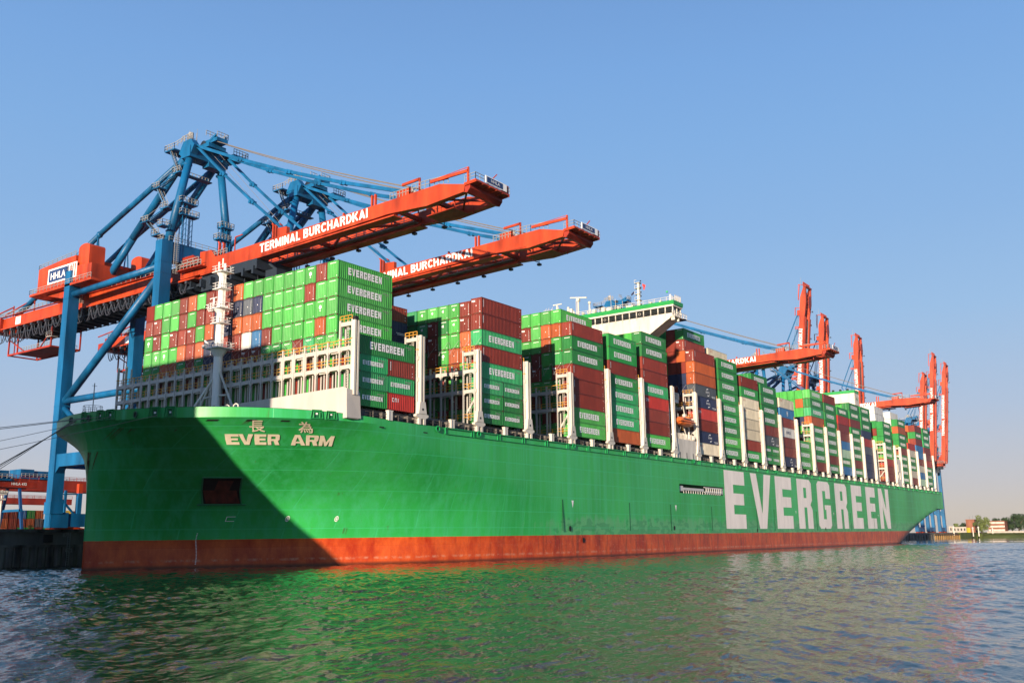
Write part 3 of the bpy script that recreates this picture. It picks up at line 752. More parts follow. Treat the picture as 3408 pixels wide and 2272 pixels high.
def side_post(xc,zt):
    z0=top_z(xc)
    mb=MB()
    mb.box(xc-.46,xc-.16,-.75,-.1,z0+1.9,zt); mb.box(xc+.16,xc+.46,-.75,-.1,z0+1.9,zt-.15); mb.box(xc-.12,xc+.12,-.55,-.1,z0+1.9,zt-.5)
    mb.prism([(xc-.62,z0+3.3),(xc-.62,z0+1.9),(xc-.95,z0+1.6),(xc-.95,z0+1.9)],'y',-.7,-.15)
    mb.prism([(xc-.62,z0+3.6),(xc+.62,z0+3.6),(xc+.95,z0+1.7),(xc-.95,z0+1.7)],'y',-.8,-.1)
    mb.prism([(xc-.95,z0+1.7),(xc-1.45,z0+1.55),(xc-1.45,z0+1.25),(xc-.8,z0+.95),(xc-.8,z0+0),(xc-.3,z0+0),(xc-.3,z0+.9),(xc+.3,z0+.9),(xc+.3,z0+0),(xc+.8,z0+0),(xc+.8,z0+.95),(xc+1.45,z0+1.25),(xc+1.45,z0+1.55),(xc+.95,z0+1.7)],'y',-.72,-.12)
    mb.tube((xc,-.83,z0+2.4),(xc,-.78,z0+2.4),.2,10,mi=1)
    mb.box(xc-.5,xc-.3,-.6,.1,z0+5.4,z0+5.6)
    o=mb.build('lashing_post',[CREAM,BLACK],ship); return o
def stanchion(xc):
    z0=top_z(xc); mb=MB(); mb.box(xc-.42,xc+.42,-.7,-.1,z0-.05,z0+1.35); mb.box(xc-.55,xc+.55,-.72,-.1,z0+1.35,z0+1.5); mb.box(xc-.5,xc-.35,-.76,-.2,z0-.05,z0+1.4)
    mb.build('pedestal',CREAM,ship)
for k in range(24):
    x=XK[k]; zt=35.8 if k<=4 else 38.5
    if k==0: lash(-1.3,35.9,[29.1,31.9],True)
    else: lash(x-1.7,zt,([28.9,32.4] if k<=4 else [28.9,32.0,35.1]),False,24 if k<=4 else 5)
    if k: side_post(x-1.55,zt)
    else:
        mb=MB(); mb.box(-1.9,-1.55,-.75,-.15,24.5,35.7); mb.box(-1.25,-.95,-.75,-.15,24.5,35.7); mb.box(-1.55,-1.25,-.5,-.15,24.5,35.3); mb.box(-1.8,-1.1,-.7,-.1,35.7,36.3,mi=1); mb.box(-1.1,-.9,-.4,.2,34,34.3)
        mb.build('lashing_post',[CREAM,BLACK],ship)
    if k!=18: stanchion(x+CL/2)
for x in (102.9,301.0,367.2): side_post(x,38.5)
# lashing rods on the bow block
mb=MB(); rr=random.Random(2)
for c in range(2,22):
    y=c*CP_
    mb.bar((-.9,y+.1,32.8),(-.08,y+CP_-.1,34.9),.03); mb.bar((-.9,y+CP_-.1,32.8),(-.08,y+.1,34.9),.03)
for k in (2,4,7): 
    for c in range(0,5):
        x=XK[k]; z=35.8 if k<7 else 38.3
        mb.bar((x-1.3,c*CP_+1.0,z),(x-.05,(c+1)*CP_-.1,z+2.6),.04); mb.bar((x-1.3,c*CP_+1.4,z),(x-.05,c*CP_+.1,z+2.6),.04)
mb.build('lashing_rods',STEEL,ship)
# ------------------------------------------------------------------ deckhouse
DH=empty('deckhouse',(0,0,0),None,None); DH.parent=ship; DH['_org']=(0,YC,0); DH.location=(0,0,0)
mb=MB(); X0,X1=105.0,112.5
mb.box(X0,X1,12,52,21.5,56.0)
wing=[(-.6,56.1),(-.6,55.9),(1.2,55.0),(6.2,52.0),(54,52.0),(60.2,55.9),(60.2,56.1)]
mb.prism(wing,'x',X0-.1,109.4)
mb.box(X0-.1,109.4,-.6,60.2,56.1,56.75)         # below the windows
mb.box(X0-.35,109.6,-.9,60.6,58.35,58.75)
mb.box(X0-.22,X0-.04,11.2,54,52.9,56.0); mb.box(X0-.3,X0-.1,8.6,10.9,52.2,54.6)
mb.box(104.6,111.4,-1.2,.1,55.75,55.95); mb.box(104.9,105.2,-1.0,-.1,54.9,55.8); mb.box(107.2,107.5,-1.0,-.1,54.9,55.8)
mb.box(109.4,111.4,-1.2,8,55.75,55.95)
for i in range(31):
    y=-.55+i*1.98; mb.box(X0-.08,X0+.22,y-.11,y+.11,56.75,58.35)
for i in range(3): mb.box(X0+.2+i*2,X0+.5+i*2,-.6,-.35,56.75,58.35)
mb.build('wheelhouse',CREAM,DH)
mb=MB(); mb.box(X0+.06,109.2,-.45,60.0,56.76,58.34); mb.build('windows',GLASS,DH)
mb=MB()
for i in range(30): mb.bar((X0-.5,-.5+i*1.98,57.15),(X0-.5,1.48+i*1.98,57.15),.06)
for i in (4,9,17): 
    y=-.5+i*1.98+1
    mb.path([(X0-.12,y+.3*math.cos(t*.785),57.6+.3*math.sin(t*.785)) for t in range(9)],.04)
mb.rail([(X0-.5,-.6,56.1),(X0-.5,60,56.1)],1.05,1.98,.03,rows=1); mb.rail([(104.7,-1.15,55.95),(111.4,-1.15,55.95)],1.15,.9,.05)
mb.rail([(X0-.2,-.7,59.7),(X0-.2,60,59.7)],1.05,1.6,.04); mb.rail([(X0-.2,-.7,59.7),(109.4,-.7,59.7)],1.05,.8,.05)
mb.build('handrail',CREAM,DH)
mb=MB(); mb.prism([(X0-.55,59.75),(X0-.35,58.75),(109.6,58.75),(109.8,59.75)],'y',-1.1,60.8); mb.build('green_fascia',[paint('fascia_green',(.02,.30,.07),.45,.1)],DH)
mb=MB()
# radar masts, domes, signal mast
mb.tube((106,26.8,59.7),(106,26.8,64.7),.28,10,.2); mb.bar((106,24.2,64.6),(106,29.2,65.3),.25,.3); mb.box(105.6,106.4,26.4,27.2,64.0,64.7); mb.bar((106,27.4,59.7),(106,27.4,64.3),.14)
for k in range(12): mb.path([(105.6,26.4,60+k*.36),(105.4,26.2,60+k*.36)],.03,4)
mb.build('radar_mast',[CREAM,BLACK,LIME],DH); mb=MB()
mb.tube((106,33.4,59.7),(106,33.4,63.9),.22,10); mb.bar((106,31.9,64.1),(106,34.6,64.1),.2,.25); mb.bar((106,33.0,59.7),(106,33.0,63.5),.12)
mb.build('radar_mast',[CREAM,BLACK,LIME],DH); mb=MB()
mb.tube((106,23.4,59.7),(106,23.4,62.7),.28,10,.2); mb.ball((106,23.4,63.1),.42,n=10,m=6); mb.tube((106,23.4,59.7),(106,24.2,61),.08,6); mb.tube((106,23.4,62),(106,22.6,59.8),.07,6)
mb.build('dome_mast',[CREAM,BLACK,LIME],DH); mb=MB()
mb.tube((106,29.9,59.7),(106,29.9,62.9),.33,10); mb.box(105.8,106.4,28.6,29.4,59.7,62.3); mb.tube((106,28.2,59.7),(106,28.2,61.6),.2,8)
for y in (35.2,36.4,37.2): mb.path([(106,y,59.7),(106,y,63.0),(106,y-.5,63.6)],.05,4)
mb.path([(106,34.6,62.9),(106,37.8,63.1)],.05,4)
mb.build('roof_vents',[CREAM,BLACK,LIME],DH); mb=MB()
mb.box(105.7,106.3,8.75,9.25,59.7,66.1)
for z in (61.5,63,64.5,65.9): mb.box(105.4,106.6,8.5,9.9,z,z+.08); mb.path([(105.5,9.9,z),(105.5,9.9,z+.8),(105.5,9.3,z+.8)],.04,4)
for z in (60.3,61.2,62.4,63.4,64.6,65.7,66.3): mb.ball((105.8,8.3,z),.2,n=6,m=4,mi=1)
mb.build('signal_mast',[CREAM,BLACK,LIME],DH); mb=MB()
for y,z in ((17.6,64.3),(16.3,63.2),(14.3,62.4),(5.6,61.3)): mb.bar((107,y,59.7),(107,y,z),.06)
for y in (14.6,25.0): mb.ball((105.4,y,60.3),.45,n=10,m=6)
for y,w,h in ((21.8,.8,1.5),(19,.9,1.6),(17,1.4,1.2),(12.0,.7,1.0),(10.8,1.2,.9),(5.8,.3,1.0),(3,.5,.8)): mb.box(106,107,y,y+w,59.7,59.7+h)
mb.tube((104.9,-.1,59.7),(104.9,-.1,61.3),.28,8); mb.ball((104.9,.7,62.1),.3,n=8,m=5,mi=2)
for x in (106,107.2,108.4): mb.path([(x,-.8,59.7),(x,-.8,61.2),(x+.6,-.8,61.4),(x+.6,-.8,60)],.09,6)
mb.build('antennas_and_lockers',[CREAM,BLACK,LIME],DH)
mb=MB(); mb.quad((105.8,7.8,64.9),(105.8,7.0,64.5),(105.9,7.0,65.1),(105.8,7.8,65.5)); mb.quad((105.8,7.6,64.0),(105.8,7.2,63.9),(105.9,7.2,64.9),(105.8,7.6,64.9)); o=mb.build('signal_flag',[paint('flag_red',(.6,.04,.03),.7,.1)],DH)
mb=MB(); mb.quad((105.8,10.2,64.0),(105.8,11.1,63.3),(105.9,11.0,62.9),(105.8,10.2,63.4)); mb.build('signal_flag',[paint('flag_blue',(.02,.02,.05),.7,.1)],DH)
# lifeboat station below the bridge
mb=MB(); mb.box(103.9,115.0,-.45,3.2,21.3,26.3)
for i in range(16): 
    x=104.2+i*.7; mb.path([(x,-.35,26.3),(x+.1,-.35,27.6),(x+.4,-.2,27.5)],.09,5)
for x in (105.5,109.0,112.5): mb.box(x,x+.25,-.48,-.4,21.4,23.2,mi=1)
mb.box(104.4,107.8,.4,4,35.0,35.8); mb.rail([(104.4,.4,35.8),(107.8,.4,35.8)],1.5,.7,.1,rows=1); mb.box(105.2,106.6,2.3,4.2,26,35)
mb.path([(106.5,.6,26.4),(108.5,.4,29.9)],.14); mb.path([(112.2,.6,26.4),(109.6,.4,29.8)],.16); mb.path([(110.2,.5,34.6),(110.9,.5,32.6)],.12); mb.box(110.6,111.4,.2,.9,32.0,32.7)
mb.path([(108.2,.8,26.4),(107.0,.8,31.0)],.2); mb.path([(113.4,.8,26.4),(113.6,.8,31.4)],.2)
mb.ball((113.4,-.1,26.9),.75,n=8,m=5)

mb.build('lifeboat_station',[CREAM,BLACK],DH)
def lifeboat(loc):
    lb=empty('lifeboat',loc,'orange enclosed lifeboat hanging in its davits below the bridge wing','lifeboat'); lb['_org']=(0,0,0)
    prof=[(-4.4,0,0,0),(-4.0,.55,.55,-.5),(-3.0,1.1,.95,-.9),(-1,1.4,1.15,-1.15),(1.5,1.45,1.15,-1.2),(3.2,1.2,1.0,-1.05),(4.1,.9,.75,-.7),(4.3,.7,.55,-.5)]
    vs=[];n=12
    for x,w,up,dn in prof:
        for k in range(n):
            t=2*math.pi*k/n; zz=math.sin(t); vs.append((x,w*math.cos(t)*(1 if zz<0 else .9),up*zz if zz>0 else -dn*zz))
    fs=[]
    for i in range(len(prof)-1):
        for k in range(n): fs.append((i*n+k,i*n+(k+1)%n,(i+1)*n+(k+1)%n,(i+1)*n+k))
    fs.append(tuple(range((len(prof)-1)*n,len(prof)*n)))
    b=MB(); b.add(vs,fs); b.box(2.2,3.4,-.5,.5,.85,1.45); b.box(-4.2,4.1,-1.47,1.47,-.12,.02); b.build('hull',ORANGE,lb,smooth=False)
    b=MB()
    for x in (-2,-1,0,1): b.box(x,x+.45,-1.36,1.36,.35,.6)
    b.build('window',GLASS,lb); b=MB(); b.tube((-2.9,0,.8),(-2.9,0,1.7),.12,8); b.tube((2.7,0,1.2),(2.7,0,1.7),.12,8); b.build('hoist_hook',STEEL,lb)
    return lb
lifeboat((108.7,-.2,30.6))
# ------------------------------------------------------------------ funnel casing
FN=empty('funnel_casing',(0,0,0),None,None); FN.parent=ship; FN['_org']=(0,YC,0)
mb=MB(); mb.box(302,308,13.8,46,22,61.4); mb.box(302.3,309.5,-.4,4,21.8,33.2); mb.box(303.4,305.2,-.6,-.4,28,31); mb.box(303,304,-.55,-.4,24,26.8); mb.box(305.6,306.4,-.55,-.4,25,28)
mb.build('casing',CREAM,FN)
mb=MB(); mb.box(301.9,308.1,13.7,46.1,61.4,62.6); mb.build('green_band',[paint('funnel_green',(.02,.30,.07),.45,.1)],FN)
mb=MB()
for y in (17,20,23,26): mb.tube((304,y,62.6),(304,y,63.6),.55,10,.5)
mb.build('exhaust_pipe',BLACK,FN)
# emblem on the side of the funnel: a green eight-pointed compass star
mb=MB(); cx,cz=305,59.0; pts=[]
for k in range(16):
    r=1.6 if k%4==0 else (1.0 if k%2==0 else .38); t=math.pi*k/8; pts.append((cx+r*math.cos(t),13.74,cz+r*math.sin(t)))
for k in range(16): mb.add([(cx,13.74,cz),pts[k],pts[(k+1)%16]],[(0,1,2)])
mb.build('emblem',[paint('emblem_green',(.02,.25,.08),.5,.05)],FN)
# ------------------------------------------------------------------ containers
PAL={'G':(.055,.36,.055),'g':(.012,.22,.040),'t':(.020,.32,.100),'R':(.20,.024,.012),'r':(.40,.022,.014),'O':(.42,.085,.018),'N':(.016,.026,.075),'K':(.070,.085,.105),
     'T':(.56,.50,.37),'W':(.66,.65,.60),'B':(.022,.16,.36),'M':(.42,.60,.40)}
CNAME={'G':'bright green','g':'dark green','t':'teal green','R':'maroon','r':'bright red','O':'rust orange','N':'navy blue','K':'slate grey','T':'beige','W':'pale grey','B':'mid blue','M':'mint green'}
_cm={}
def cmesh(L,h,fine):
    k=(L,h,fine)
    if k in _cm: return _cm[k]
    mb=MB(); w=CW; e=.14
    # corner posts, rails
    for x in (0,L-e):
        for y in (0,w-e): mb.box(x,x+e,y,y+e,0,h)
    for y in (.0,w-.07): mb.box(e,L-e,y,y+.07,.02,.17); mb.box(e,L-e,y,y+.07,h-.10,h-.01)
    mb.box(.0,.09,e,w-e,h-.13,h-.01); mb.box(L-.09,L,e,w-e,h-.13,h-.01); mb.box(.0,.09,e,.62,.03,.18); mb.box(.0,.09,w-.62,w-e,.03,.18); mb.box(L-.09,L,e,w-e,.03,.18)
    mb.box(e,L-e,.07,w-.07,h-.06,h-.03)
    # corrugated sides
    def corr(x0,x1,fx,pitch,d):
        n=max(1,round((x1-x0)/pitch)); p=(x1-x0)/n; pts=[]
        for i in range(n):
            a=x0+i*p; pts+=[(a,0),(a+p*.28,0),(a+p*.5,d),(a+p*.78,d)]
        pts.append((x1,0)); vs=[];fs=[]
        for s,o in pts: vs+= [fx(s,o,.17),fx(s,o,h-.10)]
        for i in range(len(pts)-1): fs.append((2*i,2*i+2,2*i+3,2*i+1))
        return vs,fs
    pit=.42 if fine else 1.2
    v,f=corr(e,L-e,lambda s,o,z:(s,.015+o,z),pit,.06); mb.add(v,f)
    v,f=corr(e,L-e,lambda s,o,z:(s,w-.015-o,z),1.2,.05); mb.add(v,[q[::-1] for q in f])
    v,f=corr(e,w-e,lambda s,o,z:(.03+o,s,z),.36 if fine else 1.1,.05); mb.add(v,[q[::-1] for q in f])
    v,f=corr(e,w-e,lambda s,o,z:(L-.03-o,s,z),1.1,.04); mb.add(v,f)
    mb.quad((.05,.62,.02),(.05,w-.62,.02),(.05,w-.62,.17),(.05,.62,.17),1)  # dark sheet paints the shade inside the floor slot
    for x in (0,L-.17):
        for y in (0,w-.17):
            for z in (0,h-.12): mb.box(x-.012,x+.182,y-.012,y+.182,z-.001,z+.121,1)
    me=mb.mesh('container',[CP,CDARK]); _cm[k]=me; return me
def flat(polys,name,mat,fn):
    mb=MB()
    for p in polys: mb.add([fn(*q) for q in p],[tuple(range(len(p)))])
    return mb.mesh(name,mat)
rc=lambda a,b,c,d:[(a,c),(b,c),(b,d),(a,d)]
_pw,_ww=block_word('EVERGREEN',.69,1.18,.17)
def logo_mesh(L,h):
    k=('logo',L,h)
    if k not in _cm:
        s=min(1.0,(L*.72)/_ww) if L<8 else 1.0; x0=(L-_ww*s)/2-.2; z0=h/2-.60*(s if s<1 else 1)
        sz=s if s<1 else 1
        _cm[k]=flat([[(a*s,b*sz) for a,b in p] for p in _pw],'lettering',WHITE,lambda u,v:(x0+u,-.006,z0+v+.05))
    return _cm[k]
def marks_mesh(L,h):
    k=('mk',L,h)
    if k not in _cm:
        P=[rc(L-2.2+i*.17,L-2.2+i*.17+.11,h-.62,h-.5) for i in range(9)]+[rc(L-1.5+i*.17,L-1.5+i*.17+.11,h-.86,h-.76) for i in range(4)]
        _cm[k]=flat(P,'code_marking',NUM,lambda u,v:(u,-.004,v))
    return _cm[k]
def front_mesh(h,kind):
    k=('fr',h,kind)
    if k not in _cm:
        if kind=='G': P=[rc(.55+i*.19,.55+i*.19+.13,h-.45,h-.32) for i in range(7)]+[rc(.28,.40,.32,.46)]
        elif kind=='logo': P=[rc(.55+i*.19,.55+i*.19+.13,h-.45,h-.32) for i in range(7)]+[[(1.25+.30*math.cos(t*math.pi/5),1.62+.34*math.sin(t*math.pi/5)) for t in range(10)]]+[rc(1.1,1.4,1.0,1.12)]
        else: P=[rc(.42,.46,.55,h-.5),rc(.3,.55,.25,.38),rc(1.2,1.32,1.35,1.55)]
        _cm[k]=flat([q[::-1] for q in P],'end_marking',WHITE,lambda u,v:(-.012,u,v))
    return _cm[k]
def misc_logo(kind,L,h):
    """side graphics: swoosh mark on navy, oval emblem on blue, small red code on beige, column of letters"""
    k=('ml',kind,L,h)
    if k in _cm: return _cm[k]
    P=[];mat=WHITE
    if kind in 'NK':
        cx,cz=L*.58,h*.5
        for s in (1,-1):
            for i in range(5):
                t0=math.pi*(.45-.12*i); t1=math.pi*(.45-.12*(i+1)) if False else math.pi*(.45+.10*i); a=math.pi*(.42+.09*i); b_=math.pi*(.42+.09*(i+1)); w=.10+.06*(4-i)
                c=lambda t,r:(cx+s*r*1.15*math.cos(t),cz+s*r*math.sin(t))
                P.append([c(a,1.0),c(a,1.0-w),c(b_,1.0-w+.04),c(b_,1.0)] if s>0 else [c(a,1.0),c(b_,1.0),c(b_,1.0-w+.04),c(a,1.0-w)])
        for i,x in enumerate((-1.15,-.72,-.28,.16,.62)): P+= [rc(cx+x,cx+x+.12,cz-.22,cz+.22),rc(cx+x+.12,cx+x+.32,cz+.10,cz+.22)] if i%2 else [rc(cx+x,cx+x+.32,cz-.22,cz-.10),rc(cx+x,cx+x+.12,cz-.10,cz+.22),rc(cx+x+.12,cx+x+.32,cz+.1,cz+.22)]
        for i in range(7): P.append(rc(L-2.9+i*.33,L-2.9+i*.33+.24,.55,.68)); 
        for i in range(6): P.append(rc(L-2.6+i*.33,L-2.6+i*.33+.24,.30,.43))
    elif kind=='B':
        cx,cz=L*.5,h*.5
        for i in range(14):
            t0,t1=2*math.pi*i/14,2*math.pi*(i+1)/14; c=lambda t,r:(cx+r*.8*math.cos(t),cz+r*math.sin(t)); P.append([c(t0,.82),c(t1,.82),c(t1,.70),c(t0,.70)])
        P+= [rc(cx-.4,cx+.4,cz+.2,cz+.42),rc(cx-.1,cx+.1,cz-.5,cz+.2),rc(cx-.35,cx-.12,cz-.2,cz),rc(cx+.12,cx+.35,cz-.2,cz)]
    elif kind=='T':
        mat=REDL
        for i in range(4): P+= [rc(1.0+i*.42,1.08+i*.42,h-.95,h-.55),rc(1.08+i*.42,1.28+i*.42,h-.62,h-.55),rc(1.08+i*.42,1.28+i*.42,h-.95,h-.88)]
    elif kind=='R':
        for i in range(7): P.append(rc(.42,.62,h-.5-i*.2,h-.38-i*.2))
        P+= [rc(L-.6,L-.45,.4,.52),rc(L-.6,L-.45,.9,1.0),rc(L-.62,L-.48,h-.6,h-.45)]
    elif kind=='r': P+= [rc(1.0,1.12,h-1.3,h-.7),rc(1.12,1.4,h-.82,h-.7),rc(1.12,1.4,h-1.3,h-1.18),rc(1.6,1.72,h-1.3,h-.7),rc(1.72,1.95,h-.82,h-.7),rc(1.95,2.05,h-1.3,h-.7),rc(2.3,2.42,h-1.3,h-.7)]
    _cm[k]=flat(P,'side_emblem',mat,lambda u,v:(u,-.006,v)); return _cm[k]
REDL=paint('faded_red_letters',(.55,.12,.08),.6,.1)
# --- what stands where ---------------------------------------------------
# bay 0 end wall, tiers 8..4, from the starboard side to port (20 columns)
FR={8:'RGGGROGR'+'RRO'+'GG'+'GGGGLRG',7:'RRGGRGRR'+'NRN'+'KN'+'GGGGRGG',6:'LRGRRRGO'+'NNO'+'OO'+'GGGGGLG',5:'GLLGORON'+'NRR'+'WB'+'RGGGGOG',4:'GgOOgRgN'+'NNR'+'RR'+'ggGRtGG'}
rnd=random.Random(11)
def rcol(p='GGGGGRRRON'): return rnd.choice(p)
# outer stacks: list bottom to top. P = a pair of 20 ft boxes
OUT={0:['P:gr','P:tt','P:tR','g'],
 2:['P:gg','P:gg','P:tt','t','R','t','R','R'],
 4:['G*','G*','R','R','R','g*','g*','R'],
 5:['O','t*','t*','t*','g*','R','g*','g*'],
 6:['G*','R','R','r','t*','R','R','g*','g*'],
 7:['T','N','R','r','N','K','O','O','R'],
 8:['g*']*1+['G*']+['g*']*7, 9:['g*','R','T','T','T','T','g*','R'],
 10:['P:gg','P:gg','K','R','g*','g*','g*','g*'], 11:['N','R','R','W','R','B','T'], 12:['G*','G*','G*'],
 13:['R','g*','g*','g*','g*','O','t*','g*','G*'],14:['g*','R','g*','g*','g*','g*','g*','g*','R'],
 15:['B','g*','M','B','R','R','r','g*'],16:['g*','R','g*','g*','g*','g*','R','g*','g*'],17:['N','N','N','K','r','N','g*','g*','g*'],
 19:['R','R','r','G*','g*','g*','g*','g*'],20:['g*','g*','g*','g*','R','g*','g*','O','g*'],21:['R','T','g*','g*','T','r'],
 22:['M','B','T','R','B','B','R','g*','R'],23:['g*','g*','g*','r','R','R','t*','g*','g*']}
GRID={}   # (bay,col) -> list of (type,z,h,split)
def stackup(k,c,lst,hp_=2.91,h20=2.62):
    z=zbase(XK[k]); out=[]
    for t in lst:
        if t.startswith('P:'): out.append((t[2:],z,2.59,True)); z+=h20
        else: out.append((t,z,2.89 if hp_>2.85 else hp_-.02,False)); z+=hp_
    GRID[(k,c)]=out
for k,l in OUT.items():
    stackup(k,0,l,2.91 if k!=0 else 2.95)
stackup(0,1,['P:gr','P:gg','P:RG','G'],2.95)
for c in range(2,22):
    idx=19-(c-2)
    lst=[rcol('GGGGgRRN') if c>8 else rcol('GGGGR') for _ in range(3)]
    lst+=[FR[t][idx] for t in (4,5,6,7,8)]
    stackup(0,c,[t if t!='L' else 'GL' for t in lst])
for c in range(6,24): stackup(1,c,[rcol() for _ in range(6)]+['N','R'],2.74)
B2=[None,['G','R','g','G','O','O','Rx','R'],['G','R','G','R','O','G','G5','G5'],['R','G','R','g','GL','G','g5','G5'],['G','G','g','R','R','R','R5','G5'],['G','R','G','G','g','R','t5','G5'],['G','G','R','G','G','g','g5','t5']]  # dark green in the row below the top has shade put into the colour
for c in range(1,24): stackup(2,c,B2[c] if c<len(B2) else [rcol() for _ in range(8)],2.76)
for c in range(8,24): stackup(3,c,[rcol() for _ in range(8)])
B4=[None,['G','R','g','g','Rx','g','G','O','G*'],['G','R','g','G','g','G','O','O','G'],['G','g','R','G','Rx','R','G','G','G'],['g','G','G','G','R','g','G','Rx','G']]
for c in range(1,24): stackup(4,c,B4[c] if c<len(B4) else [rcol() for _ in range(9)])
for c in range(1,24): stackup(5,c,[rcol('GGGgR') for _ in range(7)]+['GL'])
for c in range(1,24): stackup(6,c,[rcol('GGGgR') for _ in range(8)]+['G'])
B7=[None,['R','N','R','R','R','N','N','R','O','Rx','g*'],['R','R','N','R','g','R','N','R','R','R','R'],['R','N','R','R','R','R','R','G','G','R','g'],['g','R','R','R','G','R','R','R','R','g','GL']]
for c in range(1,24): stackup(7,c,B7[c] if c<len(B7) else [rcol() for _ in range(9)])
for c in range(1,24): stackup(8,c,['G']*9+(['T'] if c in (1,2,3) else []))
for c in range(1,24): stackup(9,c,[rcol() for _ in range(8)])
for c in range(1,24): stackup(10,c,[rcol('GGR') for _ in range(8)]+(['g*'] if c<3 else []))
for c in range(1,24): stackup(11,c,[rcol('GGR') for _ in range(6)]+['R' if c==1 else 'G']+(['G'] if c>3 else []))
for c in range(1,24): stackup(12,c,['G','G','G'] if c<4 else [rcol() for _ in range(8)])
for c in range(1,24): stackup(13,c,[rcol() for _ in range(6)]+(['G','O','G'] if c==1 else ['G','G','G']))
for k in (14,15,16,17): 
    for c in range(1,24): stackup(k,c,[rcol('GGR') for _ in range(8 if k!=15 else 7)]+['R' if k==15 else 'G'])
for c in range(3,24): stackup(18,c,[rcol('GGRO') for _ in range(8)])
for c in range(1,24): stackup(19,c,[rcol('GGR') for _ in range(7)]+(['g*' if c==1 else 'G','WE*' if c<3 else 'B','WE*' if c<3 else 'W'] if c<5 else ['G']),2.96)
for c in range(1,24): stackup(20,c,[rcol('GGR') for _ in range(8)]+(['WE*','WE*'] if c<3 else ['R']),2.95)
for k in (21,22,23):
    for c in range(1,24): stackup(k,c,[rcol('GGRO') for _ in range(8)]+(['O'] if k==22 and c<3 else []))
# --- which faces can be seen from the river ------------------------------
def tops():
    return {kc:(l[-1][1]+l[-1][2] if l else 0) for kc,l in GRID.items()}
TOP=tops()
xs_sorted=[(XK[k],k) for k in range(24)]
def blocked(p):
    d=p-CAM; L=d.length; d.normalize(); t=2.0
    # march backwards from the face to the camera
    while t<L:
        q=p-d*t
        if q.y<0 or q.x<-1: return False
        for x,k in xs_sorted:
            if x<=q.x<=x+CL:
                c=int(q.y//CP_); h=TOP.get((k,c),0)
                if q.z<h and q.z>zbase(x): return True
                break
        if 103<q.x<112 and 12<q.y<52 and q.z<56: return True
        if 301<q.x<308 and q.y>13.8 and q.z<61: return True
        t+=1.2
    return False
cand=[]
for (k,c),l in GRID.items():
    for i,(typ,z,h,sp) in enumerate(l):
        x=XK[k]; y=c*CP_; s=0
        zc=z+h/2
        def has(k2,c2):
            for (t2,z2,h2,s2) in GRID.get((k2,c2),[]):
                if z2<zc<z2+h2+.1: return True
            return False
        fx=fs=0
        if not has(k,c-1):
            vis=sum(not blocked(Vector((x+u*CL,y-.05,z+v*h))) for u in (.15,.5,.85) for v in (.3,.85))/6
            d=(Vector((x+6,y,zc))-CAM); fs=vis*CL*h*abs(d.normalized().y)/(Vector((x+6,y,zc))-CAM).length_squared
        vis=sum(not blocked(Vector((x-.06,y+u*CW,z+v*h))) for u in (.15,.85) for v in (.3,.85))/4
        d=(Vector((x,y,zc))-CAM); fx=vis*CW*h*abs(d.normalized().x)/d.length_squared
        if k==0 and zc<32: fx*=.35
        if fx+fs>0: cand.append((fx+fs,k,c,i,fs>fx*.2))
cand.sort(reverse=True)
LIMIT=292
solo={(k,c,i):(sc_,side) for sc_,k,c,i,side in cand[:LIMIT]}
print('containers seen',len(cand),'of',sum(len(l) for l in GRID.values()))
ORD='first second third fourth fifth sixth seventh eighth ninth tenth eleventh twelfth thirteenth fourteenth fifteenth sixteenth seventeenth eighteenth nineteenth twentieth twenty-first twenty-second twenty-third twenty-fourth'.split()
outer=[k for k in sorted(OUT)]
